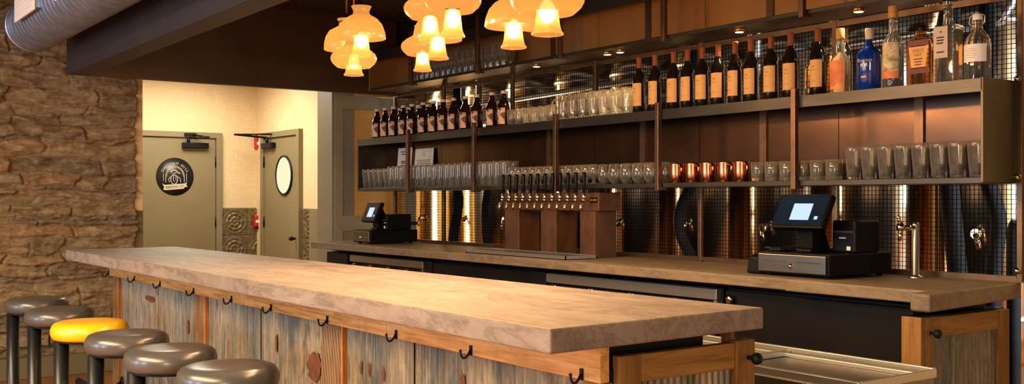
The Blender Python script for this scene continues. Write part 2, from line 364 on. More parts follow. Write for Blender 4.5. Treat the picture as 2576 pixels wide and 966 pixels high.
# stone-faced left wall : a plaster core and a relief of stacked stones
core = MB().box(-9.05, -8.825, -6, 2.576, 1.30, 3.1); struct('wall_left', core, 'plaster')
struct('trim_3', MB().box(-9.06, -8.82, -6, 2.580, 0, 1.30), 'olive2')
struct('baseboard_left', MB().box(-8.85, -8.70, -6, 2.50, 0, .165), 'olive2', bevel=.006)
def stone_relief():
    sr = random.Random(11)
    Y0, Y1, Z0, Z1 = -1.2, 2.51, .165, 3.1
    rows = []; z = Z0
    while z < Z1:
        h = sr.choice([.035, .045, .06, .075, .1, .135]); rows.append((z, min(z+h, Z1))); z += h
    lay = []
    for (a, b) in rows:
        y = Y1; st = []
        while y > Y0:
            w = sr.uniform(.2, .85); st.append((max(y-w, Y0), y, sr.uniform(.0, .05), sr.random(), sr.uniform(-.35, .35), sr.uniform(-.25, .25), sr.uniform(-.02, .02))); y -= w
        lay.append(st)
    from mathutils import noise as NZ
    nu, nv = 380, 330
    vs = []; tone = []; mort = []
    for j in range(nv+1):
        for i in range(nu+1):
            y = Y0+(Y1-Y0)*i/nu; z = Z0+(Z1-Z0)*j/nv
            wz = z + .055*NZ.noise((y*1.6, z*1.8, 1.7)) + .025*NZ.noise((y*5, z*5, 4.1)) + .010*NZ.noise((y*15, z*15, 6.1))
            wy = y + .09*NZ.noise((y*2.1, z*8.0, 8.2)) + .02*NZ.noise((y*9, z*14, 3.2))
            k = 0
            while k < len(rows)-1 and wz > rows[k][1]: k += 1
            a, b = rows[k]; d = 0; tn = .5; mo = 1
            for (ya, yb, dp, tn, sl, sz, off) in lay[k]:
                if ya <= wy <= yb or (wy > yb and yb >= Y1-1e-6):
                    u = (min(wy, yb)-ya)/(yb-ya); v = max(0, min(1, (wz-a)/(b-a)))
                    eu = min(u, 1-u)*(yb-ya); ev = min(v, 1-v)*(b-a)
                    ed = min(1, max(0, min(eu if yb < Y1-1e-6 or u < .5 else 1, ev))/.017)
                    d = (.016 + dp*.9 + sl*(u-.5)*.06 + sz*(v-.5)*.09)*(1-(1-ed)**2); mo = 1-ed
                    break
            d += .045*(.55-abs(NZ.noise((y*2.4, z*11+1.8*NZ.noise((y*2, z*2, .3)), 2.2)))*1.6) + .022*NZ.noise((y*7, z*26, 7.2)) + .008*NZ.noise((y*24, z*40, 5.2))
            ye = y
            if i > nu-4: ye = y + .03*NZ.noise((3.3, z*6.5, 9.1))*(i-nu+4)/4
            vs.append((-8.83+max(.0, d)+.006, ye, z)); tone.append(tn); mort.append(mo)
    fs = [(j*(nu+1)+i, j*(nu+1)+i+1, (j+1)*(nu+1)+i+1, (j+1)*(nu+1)+i) for j in range(nv) for i in range(nu)]
    # closing strip back to the core at the free end
    o = len(vs)
    for j in range(nv+1):
        x, y, z = vs[j*(nu+1)+nu]; vs.append((-8.84, y-.004, z)); tone.append(tone[j*(nu+1)+nu]); mort.append(1)
    fs += [(j*(nu+1)+nu, o+j, o+j+1, (j+1)*(nu+1)+nu) for j in range(nv)]
    mb = MB(); mb.add(vs, fs, True)
    ob = mb.build('wall_left_stone', 'stone', fix=False)
    at_ = ob.data.attributes.new('tone', 'FLOAT', 'POINT'); at_.data.foreach_set('value', tone)
    at_ = ob.data.attributes.new('mortar', 'FLOAT', 'POINT'); at_.data.foreach_set('value', mort)
    ob['kind'] = 'structure'
stone_relief()
# lobby walls
struct('wall_back', MB().box(-11.15, -11, 2.0, 4.60, 0, 2.75), 'linen')
struct('wall_side', MB().box(-11, -8.98, 4.456, 4.60, 0, 2.75), 'linen')
struct('wall_lobby', MB().box(-11.15, -9.05, 1.9, 2.0, 0, 2.75), 'linen')
def tin_panel(fn, w, zt, zb):
    def h(s, z):
        cs = (s/.305) % 1 - .5; cz = ((zt-z)/.305) % 1 - .5
        r = math.hypot(cs, cz)*.305; a = math.atan2(cz, cs)
        v = 0
        if r < .13: v += .5+.5*math.cos(r*2*PI/.043)
        if r < .118 and r > .03: v += .6*abs(math.cos(4*a))*math.cos(r*150)+.5*math.cos(8*a)
        e = .5-max(abs(cs), abs(cz))
        if e < .03: v -= 1.2*(1-e/.03)
        elif r > .135: v += .5*math.cos(cs*70)*math.cos(cz*70)
        return .0055*v
    nu, nv = max(8, int(w/.0065)), int((zt-zb)/.0065)
    return MB().grid(lambda i, j: fn(i*w, zb+(zt-zb)*j, h(i*w, zb+(zt-zb)*j)), nu, nv)
struct('trim_4', tin_panel(lambda s, z, h: (-10.985+h, 4.052+s-.002, z), .40, 1.30, .0), 'tin')
struct('trim_5', tin_panel(lambda s, z, h: (-9.765+s, 4.44-h, z), .20, 1.30, .0), 'tin')
struct('trim_6', MB().box(-9.56, -8.98, 4.425, 4.456, 0, 1.30), 'olive')
struct('trim_7', MB().box(-11.0, -10.97, 2.0, 3.07, 0, 1.30), 'olive')
# pier at the lobby's end, panelled door going back beside the mesh
struct('wall_pier', MB().box(-8.98, -8.67, 4.24, 4.47, 0, 2.9), 'pierpaint', bevel=.004)
d3 = thing('door_3', None, None, (-8.67, 4.48, 0)); d3['kind'] = 'structure'
Y0d, Y1d = 4.262, 5.13
fr = MB()
fr.box(-8.69, -8.655, Y0d, 4.345, .0, 2.36); fr.box(-8.69, -8.655, 5.02, Y1d, 0, 2.36)
fr.box(-8.69, -8.655, 4.345, 5.02, 2.232, 2.36); fr.box(-8.69, -8.655, 4.345, 5.02, 1.10, 1.243); fr.box(-8.69, -8.655, 4.345, 5.02, 0, .2)
fr.build('door_frame', 'olive', d3, bevel=.004)
MB().box(-8.685, -8.672, 4.345, 5.02, 1.243, 2.232).build('door_panel', 'doorinset', d3)
MB().box(-8.685, -8.672, 4.345, 5.02, .2, 1.10).build('door_panel', 'doorinset', d3)
k = MB(); k.tube([(-8.655, 5.075, 1.165), (-8.60, 5.075, 1.165)], .012); k.lathe([(0, -.02), (.028, -.012), (.032, 0), (.026, .016), (0, .02)], 14, (-8.59, 5.075, 1.165)); k.build('door_knob', 'blackmetal', d3)
struct('wall_passage', MB().box(-11.2, -11.1, 4.6, 7.4, 0, 3.2), 'beigewall')
# the room behind the mesh
struct('wall_brewhouse', MB().box(-11.2, 1.5, 7.4, 7.5, 0, 3.2), 'brewwall')
struct('wall_right', MB().box(-2.17, 3.5, 4.285, 4.40, 0, 3.2), 'beigewall')
struct('trim_8', MB().box(-2.17, -2.08, 4.21, 4.285, 0, 3.0), 'beigewall')
struct('wall_above', MB().box(-7.6, -2.2, 4.27, 4.30, 2.60, 2.86), 'ceil')

# doors of the lobby
def lobby_door(name, P, w, hinge_right, parts):
    """P maps (s along the wall, depth out of the wall, z) to the world"""
    t = thing(name, None, None, P(w/2, 0, 0)); t['kind'] = 'structure'
    def bx(mb, s0, s1, d0, d1, z0, z1):
        a, b = P(s0, d0, z0), P(s1, d1, z1)
        mb.box(min(a[0], b[0]), max(a[0], b[0]), min(a[1], b[1]), max(a[1], b[1]), min(a[2], b[2]), max(a[2], b[2]))
    f = MB(); bx(f, 0, .066, -.005, .05, 0, 2.115); bx(f, w-.066, w, -.005, .05, 0, 2.115); bx(f, .066, w-.066, -.005, .05, 2.055, 2.115)
    f.build('door_frame', 'olive', t, bevel=.004)
    l = MB(); bx(l, .071, w-.071, .0, .026, .01, 2.047); l.build('door_leaf', 'olive', t, bevel=.002)
    hs = w-.069 if hinge_right else .069
    for z in (.25, 1.15, 1.80):
        h = MB(); p0, p1 = P(hs, .034, z-.055), P(hs, .034, z+.055); h.tube([p0, p1], .0095); h.build('hinge', 'blackmetal', t)
    return t, bx
P1 = lambda s, d, z: (-11+d, 4.05-1.0+s, z)
d1, bx1 = lobby_door('door_1', P1, 1.0, True, 0)
P2 = lambda s, d, z: (-10.776+s, 4.456-d, z)
d2, bx2 = lobby_door('door_2', P2, 1.0, False, 0)
# round glass in door 2
gl = MB(); c2 = ony(716, 441, 4.43)
gl.lathe([(0, 0), (.192, 0), (.192, .006), (0, .006)], 36, mat=Matrix.Translation((c2.x, 4.428, c2.z)) @ Matrix.Rotation(R(90), 4, 'X'))
gl.build('porthole_glass', 'signglass', d2)
rg = MB(); rg.lathe([(.192, 0), (.192, .018), (.208, .018), (.208, 0)], 36, mat=Matrix.Translation((c2.x, 4.43, c2.z)) @ Matrix.Rotation(R(90), 4, 'X'))
rg.build('porthole_rim', 'blackmetal', d2)
kn = MB(); pk = ony(742, 600, 4.40); kn.tube([(pk.x, 4.43, pk.z), (pk.x, 4.37, pk.z)], .012); kn.lathe([(0, -.024), (.024, -.016), (.028, 0), (.022, .018), (0, .024)], 14, (pk.x, 4.36, pk.z)); kn.box(pk.x-.02, pk.x+.02, 4.424, 4.43, pk.z-.09, pk.z+.04)
kn.build('door_handle', 'blackmetal', d2)
def closer(name, label, bxf, s, flip):
    t = thing(name, label, 'door closer', (0, 0, 0))
    b = MB(); bxf(b, s-.14, s+.14, .026, .085, 1.94, 2.0); b.build('closer_body', 'blackmetal', t, bevel=.008)
    return t
t1 = closer('door_closer', 'black door closer above the round black sticker', bx1, .70, 0)
a = MB(); a.tube([P1(.62, .07, 2.0), P1(.62, .07, 2.05)], .018); a.tube([P1(.62, .07, 2.045), P1(.80, .20, 2.055)], .011); a.tube([P1(.80, .20, 2.055), P1(.66, .055, 2.085)], .009); a.box(-10.952, -10.93, 3.63, 3.76, 2.07, 2.10); a.build('closer_arm', 'blackmetal', t1)
t2 = closer('door_closer', 'black door closer reaching over the door with a round glass', bx2, .24, 0)
a = MB(); a.tube([P2(.24, .07, 2.0), P2(.24, .07, 2.06)], .018); a.tube([P2(.24, .07, 2.055), P2(.05, .36, 2.09)], .011); a.tube([P2(.05, .36, 2.09), P2(.33, .055, 2.09)], .009); a.build('closer_arm', 'blackmetal', t2)
# round sticker with arched lettering
st = thing('door_sticker', 'round black sticker with pale lettering on olive door', 'sticker', (-10.97, 3.54, 1.635))
SX, SY, SZ, SR = -10.9735, 3.54, 1.635, .20
MB().lathe([(0, 0), (SR, 0), (SR, .003), (0, .003)], 48, mat=Matrix.Translation((SX, SY, SZ)) @ Matrix.Rotation(R(90), 4, 'Y')).build('disc', 'sticker', st)
def sxy(mb, pts, faces): mb.add([(SX+.0045, SY+x, SZ+y) for x, y in pts], faces)
def strip2d(mb, pts, w):
    for (x0, y0), (x1, y1) in zip(pts[:-1], pts[1:]):
        d = math.hypot(x1-x0, y1-y0) or 1; nx, ny = -(y1-y0)/d*w/2, (x1-x0)/d*w/2
        sxy(mb, [(x0+nx, y0+ny), (x1+nx, y1+ny), (x1-nx, y1-ny), (x0-nx, y0-ny)], [(0, 1, 2, 3)])
let = MB()
word = 'CHESTNUT HILL'
for i, ch in enumerate(word):
    if ch == ' ': continue
    an = R(152 - i*124/(len(word)-1)); vs, fs = text_mesh(ch, .042)
    rr, ca = .148, an - PI/2
    sxy(let, [(rr*math.cos(an)+x*math.cos(ca)-y*math.sin(ca), -.012+rr*math.sin(an)+x*math.sin(ca)+y*math.cos(ca)) for x, y, z in vs], fs)
let.build('lettering', 'stickerink', st, fix=False)
em = MB()
strip2d(em, [(.098*math.cos(R(a)), .0+.108*math.sin(R(a))) for a in range(0, 181, 9)], .006)
strip2d(em, [(.086*math.cos(R(a)), .0+.096*math.sin(R(a))) for a in range(0, 181, 9)], .003)
for sx in (-1, 1): strip2d(em, [(sx*.098, 0), (sx*.098, -.062)], .006); strip2d(em, [(sx*.122, .035), (sx*.122, -.05)], .005)
strip2d(em, [(.036*math.cos(R(a))-.01, -.03+.05*math.sin(R(a))) for a in range(-70, 300, 15)], .008)       # chestnut
strip2d(em, [(-.012, .02), (-.02, -.03), (-.008, -.055)], .006); strip2d(em, [(.004, .012), (.008, -.04)], .004)
strip2d(em, [(-.05, .045), (-.02, .07), (.012, .066), (.03, .04), (.055, .035)], .010); strip2d(em, [(-.03, .03), (0, .04), (.03, .055)], .006)
strip2d(em, [(.03, .0), (.055, -.02), (.06, -.06)], .006); strip2d(em, [(-.05, .0), (-.07, -.03), (-.06, -.062)], .005)
em.build('emblem', 'stickerink', st, fix=False)
bn = MB(); sxy(bn, [(-.135, -.075), (-.11, -.088), (.10, -.072), (.128, -.055), (.120, -.085), (.134, -.108), (.105, -.110), (.09, -.128), (-.10, -.145), (-.125, -.138), (-.115, -.11)], [tuple(range(11))]); bn.build('banner', 'stickerink', st, fix=False)
bt = MB(); vs, fs = text_mesh('BREWING CO', .03); bt.add([(SX+.006, SY-.005+x*.98, SZ-.109+y+x*.078) for x, y, z in vs], fs); bt.build('banner_lettering', 'ink', st, fix=False)
# two red fire alarms
for (u, v, lab, nm) in ((647, 357, 'red alarm strobe high on the papered wall by the door frame', 'alarm_strobe'), (644, 556, 'red alarm pull station on the pressed tin wainscot', 'alarm_pull_station')):
    p = onx(u, v, -11); t = thing(nm, lab, 'alarm', (-11, p.y, p.z))
    hw, hh = (.042, .075) if 'strobe' in nm else (.042, .062)
    MB().box(-10.998, -10.94, p.y-hw, p.y+hw, p.z-hh, p.z+hh).build('housing', 'red', t, bevel=.008)
    if 'strobe' in nm: MB().lathe([(0, .03), (.018, .022), (.024, 0)], 14, mat=Matrix.Translation((-10.94, p.y-.005, p.z-.02)) @ Matrix.Rotation(R(90), 4, 'Y')).build('lens', 'white', t)
    else:
        MB().box(-10.942, -10.93, p.y-.028, p.y+.016, p.z-.02, p.z+.012).build('pull_handle', 'white', t, bevel=.003)
        MB().box(-10.95, -10.935, p.y-.02, p.y+.02, p.z-.085, p.z-.064).build('key_lock', 'blackmetal', t)

# spiral duct, upper left
du = thing('spiral_duct', 'round galvanised spiral duct running under the ceiling', 'duct', (-5, 1.47, 2.56))
DX, DY, DZ, DR = -7.5, 1.47, 2.557, .17
prof = []; x = 0
while x < 8.6:
    seam = x < .16
    prof += [(DR, x), (DR, x+.03 if seam else x+.062), (DR+.004, x+.034 if seam else x+.067), (DR+.004, x+.040 if seam else x+.074), (DR, x+.044 if seam else x+.079)]
    x += .048 if seam else .082
mb = MB(); mb.lathe(prof, 48, mat=Matrix.Translation((DX, DY, DZ)) @ Matrix.Rotation(R(90), 4, 'Y')); mb.build('duct_tube', 'galv', du, fix=False)
MB().lathe([(0, -.01), (DR-.01, -.01), (DR+.006, 0), (DR+.006, .012), (DR, .014)], 40, mat=Matrix.Translation((DX, DY, DZ)) @ Matrix.Rotation(R(90), 4, 'Y')).build('end_collar', 'galv', du)
ya = DY-DR-.022
ra, rb = ony(41, 58, ya), ony(90, 32, ya)
MB().box(ra.x+.015, rb.x-.015, ya, DY-.05, ra.z+.015, 2.90).build('register_boot', 'galv', du, bevel=.004)
MB().box(ra.x, rb.x, ya-.012, ya, ra.z, 2.90).build('register_plate', 'white', du, bevel=.004)
sl = MB()
for i in range(14): sl.box(ra.x+.03, rb.x-.03, ya-.0155, ya-.010, ra.z+.03+i*.024, ra.z+.040+i*.024)
sl.build('register_louvres', 'white', du)
MB().lathe([(0, .012), (.008, .009), (.012, 0)], 10, mat=Matrix.Translation((-6.1, DY-DR*.92, DZ-.06)) @ Matrix.Rotation(R(100), 4, 'X')).build('test_plug', 'chrome', du)

for x in (-4.6, -2.3, 0):
    h = MB(); h.tube([(x, DY-DR-.008, DZ), (x, DY-DR-.008, 3.099)], .004, 6); h.tube([(x, DY+DR+.008, DZ), (x, DY+DR+.008, 3.099)], .004, 6); h.build('hanger_rod', 'steelrough', du)

# ================================================================== FRONT BAR
bar = thing('bar_counter', 'long bar with concrete top over weathered corrugated metal and barn wood', 'bar', (-4.6, 2.1, 0))
bt = MB(); bt.poly([(-7.10, 1.585), (-2.06, 1.612), (-2.092, 2.462), (-7.16, 2.31)], 1.005, 1.07); bt.build('bar_top', 'concrete', bar, bevel=.007, seg=3)['label'] = 'polished brown grey concrete slab top'
MB().box(-7.06, -2.19, 1.905, 2.30, .0, 1.003).build('base_cabinet', 'blackpanel', bar)
# front rail in three boards
for x0, x1 in ((-7.075, -5.05), (-5.047, -3.342), (-3.339, -2.142)):
    MB().box(x0, x1, 1.85, 1.885, .894, 1.003).build('front_rail', 'barnrail', bar, bevel=.004)
for x0, x1 in ((-7.06, -6.935), (-5.475, -5.31), (-3.92, -3.73), (-2.30, -2.146)):
    pst = MB().box(x0, x1-.014, 1.867, 1.90, .02, .892).build('post', 'barnsaw' if x1-x0 > .18 else 'barnpost', bar, bevel=.004)
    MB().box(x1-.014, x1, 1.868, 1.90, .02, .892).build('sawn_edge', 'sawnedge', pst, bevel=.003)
def corr_panel(x0, x1, y, z0, z1, pitch, amp, axis='x', name='corrugated_panel', mat='corr', parent=None, cuts=()):
    n = int((x1-x0)/pitch*6)
    if axis == 'x': fn = lambda i, j: (x0+(x1-x0)*i, y+amp*math.sin(2*PI*(x1-x0)*i/pitch), z0+(z1-z0)*j)
    else: fn = lambda i, j: (y+amp*math.sin(2*PI*(x1-x0)*i/pitch), x0+(x1-x0)*i, z0+(z1-z0)*j)
    return MB().grid(fn, n, 2).build(name, mat, parent, fix=False)
for x0, x1 in ((-6.936, -6.15), (-6.15, -5.474), (-5.311, -4.61), (-4.612, -3.919), (-3.731, -3.20), (-3.202, -2.299)):
    corr_panel(x0, x1, 1.890 if int(x0*10) % 2 else 1.893, .02, .896, .0215, .0045, parent=bar)
# rust holes and tears in the old metal
def blob(cx, cz, rx, rz, seed, y=1.8835):
    r_ = random.Random(seed); n = 18
    return [(cx+rx*math.cos(2*PI*k/n)*r_.uniform(.7, 1.1), y, cz+rz*math.sin(2*PI*k/n)*r_.uniform(.7, 1.1)) for k in range(n)]
for (cx, cz, rx, rz, sd) in ((-4.02, .69, .075, .075, 1), (-6.30, .80, .11, .02, 3), (-3.60, .745, .012, .03, 4), (-3.53, .745, .012, .034, 5), (-3.42, .74, .012, .035, 6), (-5.62, .70, .02, .045, 7), (-2.88, .80, .02, .02, 8), (-4.42, .745, .012, .05, 9)):
    MB().add(blob(cx, cz, rx, rz, sd), [tuple(range(18))]).build('rust_patch', 'rust', bar, fix=False)
# hooks under the rail
def hook_mesh(x):
    z = .905; y = 1.848; m = MB()
    m.box(x-.006, x+.006, y-.003, y+.002, z-.010, z+.022)
    m.tube([(x, y-.003, z+.006), (x, y-.012, z-.008), (x, y-.021, z-.016), (x, y-.031, z-.016), (x, y-.038, z-.006), (x, y-.040, z+.006)], .0036, 8)
    m.lathe([(0, -.006), (.006, 0), (0, .006)], 8, (x, y-.040, z+.008))
    return m
for u, v in ((268, 690), (332.7, 704), (397, 719), (481, 738), (575.6, 760), (675, 778), (816, 810), (988.6, 851), (1176, 891), (1454, 949)):
    hook_mesh(ony(u, v, 1.835).x).build('hook', 'blackmetal', bar)
# end of the bar : door in a wooden frame with corrugated filling
MB().box(-2.20, -2.150, 1.87, 2.46, .0, .93).build('end_panel', 'blackpanel', bar)
MB().box(-2.19, -2.155, 2.38, 2.40, .93, 1.004).build('end_stay', 'doorwood', bar)
dr = MB(); XD0, XD1 = -2.155, -2.125
dr.box(XD0, XD1, 1.905, 1.988, .06, .966)
dr.build('door', 'doorwood', bar, bevel=.003)
door = [o for o in bar.children if o.name.startswith('door')][0]
s = MB(); s.box(XD0, XD1+.004, 2.372, 2.456, .06, .972); s.build('stile', 'doorwood', door, bevel=.004)
s = MB(); s.box(XD0, XD1, 1.990, 2.370, .888, .966); s.build('top_rail', 'doorwoodh', door, bevel=.003)
s = MB(); s.box(XD0, XD1, 1.990, 2.370, .06, .15); s.build('bottom_rail', 'doorwoodh', door, bevel=.003)
corr_panel(1.99, 2.37, -2.142, .15, .888, .026, .005, 'y', 'corrugated_filling', 'corrend', door)
k = MB(); k.tube([(-2.122, 2.424, .918), (-2.095, 2.424, .918)], .007); k.lathe([(0, -.012), (.017, -.009), (.019, 0), (.014, .010), (0, .014)], 14, mat=Matrix.Translation((-2.085, 2.424, .918)) @ Matrix.Rotation(R(90), 4, 'Y')); k.build('knob', 'blackmetal', door)
# foot rail
fr = MB(); fr.tube([(-7.25, 1.70, .19), (-2.3, 1.70, .19)], .024, 12); fr.build('foot_rail', 'blackmetal', bar)
for x in (-6.75, -5.2, -3.7, -2.6):
    b = MB(); b.tube([(x, 1.70, .19), (x, 1.79, .20), (x, 1.842, .24)], .014); b.lathe([(0, 0), (.034, 0), (.034, .008), (0, .008)], 14, mat=Matrix.Translation((x, 1.846, .24)) @ Matrix.Rotation(R(90), 4, 'X')); b.lathe([(.024, -.02), (.033, -.016), (.033, .016), (.024, .02)], 14, mat=Matrix.Translation((x, 1.70, .19)) @ Matrix.Rotation(R(90), 4, 'Y')); b.build('rail_bracket', 'blackmetal', bar)

# ================================================================== STOOLS
def make_stool(seatmat):
    t = proto('bar_stool', 'stool', 'stools along the bar')
    s = MB()
    pr_ = [(0, .0), (.10, .0), (.150, .0), (.168, .004), (.178, .014), (.184, .032), (.184, .050), (.178, .068), (.166, .081), (.148, .088), (.11, .090), (.05, .0885), (0, .088)]
    s.lathe([(r, z+.705) for r, z in pr_], 40); s.build('seat', seatmat, t)
    MB().lathe([(0, .690), (.11, .690), (.155, .697), (.155, .706), (0, .706)], 32).build('seat_pan', 'blackmetal', t)
    PX, PY = -.045, -.125
    p = MB(); p.lathe([(.036, .02), (.036, .70), (0, .70)], 20, (PX, PY, 0)); p.build('pole', 'poleblack', t)
    f = MB(); f.lathe([(0, 0), (.11, 0), (.11, .010), (.10, .016), (.045, .022), (.036, .05)], 28, (PX, PY, 0)); f.build('floor_flange', 'poleblack', t)
    b = MB()
    for q in range(4): b.lathe([(0, .024), (.010, .022), (.011, .012)], 8, (PX+.082*math.cos(q*PI/2+.7), PY+.082*math.sin(q*PI/2+.7), 0))
    b.build('flange_bolts', 'chrome', t)
    return t
gp = Placer(make_stool('stoolgrey')); yp = Placer(make_stool('stoolyellow'))
sd = [(92, 766, 'grey round bar stool furthest from the camera, beside the stone wall'), (152, 795, 'grey round bar stool behind the yellow one'), (227, 829, 'yellow round bar stool, the only one of that colour'),
      (320, 860, 'grey round bar stool just in front of the yellow one'), (430, 900, 'grey round bar stool next to the nearest one'), (575, 947, 'grey round bar stool nearest the camera')]
for i, (u, v, lab) in enumerate(sd):
    q = onz(u, v, .75); (yp if i == 2 else gp).put((q.x, q.y, 0), lab, group='stools along the bar')

# ================================================================== BACK COUNTER
bc = thing('back_counter', 'long concrete worktop below the wire mesh with thick end slab', 'counter', (-5, 3.95, 1.0))
c = MB(); c.poly([(-7.80, 3.625), (-2.95, 3.622), (-2.935, 3.590), (-2.236, 3.575), (-2.325, 4.262), (-7.80, 4.262)], 1.0, 1.05); c.build('worktop', 'concrete2', bc, bevel=.005)
c = MB(); c.poly([(-2.236, 3.44), (-2.152, 3.44), (-2.247, 4.262), (-2.323, 4.262)], .984, 1.0515); c.build('end_slab', 'concrete2', bc, bevel=.010, seg=3)
MB().box(-7.72, -2.36, 3.80, 4.24, .972, .9995).build('support_frame', 'blackmetal', bc)
e = MB(); e.box(-7.66, -7.30, 3.70, 4.24, 0, .971); sidecab = tag(e.build('end_cabinet', 'blackpanel', None, bevel=.003), 'black panel end under the far end of the worktop', 'cabinet')
def black_cab(x0, x1, label, knob):
    t = thing('counter_cabinet', label, 'cabinet', ((x0+x1)/2, 3.98, 0))
    MB().box(x0, x1, 3.745, 4.24, .08, .972).build('carcass', 'blackmetal', t)
    MB().box(x0, x1, 3.80, 4.2, 0, .08).build('plinth', 'blackmetal', t)
    MB().box(x0+.004, x1-.004, 3.722, 3.744, .085, .962).build('door_panel', 'blackpanel', t, bevel=.003)
    if knob:
        k = MB(); k.tube([(x0+.05, 3.722, .925), (x0+.05, 3.70, .925)], .008); k.lathe([(0, -.01), (.02, -.008), (.022, 0), (.016, .010), (0, .012)], 14, mat=Matrix.Translation((x0+.05, 3.695, .925)) @ Matrix.Rotation(R(90), 4, 'X')); k.build('knob', 'chrome', t)
    return t
black_cab(-6.06, -4.925, 'plain black cabinet front between the two coolers', False)
black_cab(-3.40, -2.40, 'plain black cabinet front nearest the wooden end cabinet', True)
MB_ = MB(); MB_.box(-4.92, -4.79, 3.715, 4.24, 0, .971); tag(MB_.build('support_post', 'blackmetal', None, bevel=.003), 'square black support post beside the shiny cooler', 'post')
MB_ = MB(); MB_.box(-6.13, -6.065, 3.715, 4.24, 0, .971); tag(MB_.build('support_post', 'blackmetal', None, bevel=.003), 'narrow black support post beside the far cooler', 'post')
def cooler(x0, x1, label, n, matt):
    t = thing('bar_cooler', label, 'cooler', ((x0+x1)/2, 3.98, 0))
    MB().box(x0, x1, 3.73, 4.23, .06, .970).build('body', 'blackmetal', t)
    MB().box(x0, x1, 3.76, 4.2, 0, .06).build('plinth', 'blackmetal', t)
    s = MB(); s.box(x0+.01, x1-.01, 3.695, 3.729, .914, .966); s.build('top_rail', matt, t, bevel=.004)
    e = MB(); e.box(x1-.03, x1-.008, 3.697, 3.729, .84, .912); e.build('corner_bracket', matt, t)
    w = (x1-x0-.04)/n
    for i in range(n):
        a = x0+.02+i*w
        MB().box(a+.006, a+w-.006, 3.705, 3.729, .10, .884).build('door', 'blackpanel', t, bevel=.004)
        dd = [o for o in t.children if o.name.startswith('door')][-1]
        h = MB(); h.box(a+.04, a+.12, 3.688, 3.704, .874, .890); h.tube([(a+.06, 3.69, .895), (a+.10, 3.685, .90)], .008); h.lathe([(0, .02), (.010, .014), (.012, 0)], 10, (a+.05, 3.696, .888)); h.build('latch', 'chrome', dd)
    return t
cooler(-7.26, -6.14, 'black cooler with dull steel rail below the small register', 4, 'steelrough')
cooler(-4.77, -3.42, 'black cooler with mirror bright steel rail in mid counter', 4, 'steel')
# wooden end cabinet
ec = thing('wooden_cabinet', 'wooden end cabinet with corrugated metal door under the thick slab', 'cabinet', (-2.34, 3.95, 0))
MB().box(-2.385, -2.325, 3.64, 4.262, 0, .94).build('carcass', 'blackpanel', ec)
MB().box(-2.384, -2.298, 3.612, 3.639, .02, .940).build('front_stile', 'doorwood', ec, bevel=.003)
d = MB(); d.box(-2.323, -2.296, 3.642, 3.700, .03, .936); d.build('door', 'doorwood', ec, bevel=.003)
ed = [o for o in ec.children if o.name.startswith('door')][0]
MB().box(-2.323, -2.296, 4.170, 4.255, .03, .936).build('stile', 'doorwood', ed, bevel=.003)
MB().box(-2.323, -2.297, 3.702, 4.168, .858, .936).build('top_rail', 'doorwoodh', ed, bevel=.003)
MB().box(-2.323, -2.297, 3.702, 4.168, .03, .12).build('bottom_rail', 'doorwoodh', ed, bevel=.003)
corr_panel(3.702, 4.168, -2.312, .12, .858, .030, .005, 'y', 'corrugated_filling', 'corrend', ed)
k = MB(); k.tube([(-2.296, 3.672, .878), (-2.272, 3.672, .878)], .006); k.lathe([(0, -.012), (.016, -.009), (.018, 0), (.013, .010), (0, .013)], 14, mat=Matrix.Translation((-2.263, 3.672, .878)) @ Matrix.Rotation(R(90), 4, 'Y')); k.build('knob', 'blackmetal', ed)
# stainless under-bar unit
ub = thing('underbar_sink', 'stainless steel underbar sink behind the near bar end', 'sink', (-2.6, 2.9, 0))
s = MB(); s.box(-3.3, -2.075, 2.88, 3.34, .60, .772); s.build('basin_body', 'steelbasin', ub, bevel=.004)
r = MB()
r.box(-3.3, -2.06, 2.885, 2.905, .772, .802); r.box(-3.3, -2.06, 2.915, 2.923, .772, .796); r.box(-3.3, -2.07, 3.325, 3.345, .772, .806); r.box(-3.3, -2.09, 3.285, 3.295, .772, .788)
r.box(-2.075, -2.06, 2.905, 3.335, .772, .802); r.box(-2.71, -2.69, 2.905, 3.325, .772, .797)
r.build('raised_rims', 'steel', ub, bevel=.003)
MB().box(-3.3, -2.08, 2.47, 2.878, .62, .70).build('side_shelf', 'steelbasin', ub, bevel=.006)
for x in (-3.2, -2.15):
    for y in (2.53, 3.28):
        l = MB(); l.tube([(x, y, 0), (x, y, .62)], .02, 10); l.build('leg', 'steel', ub)

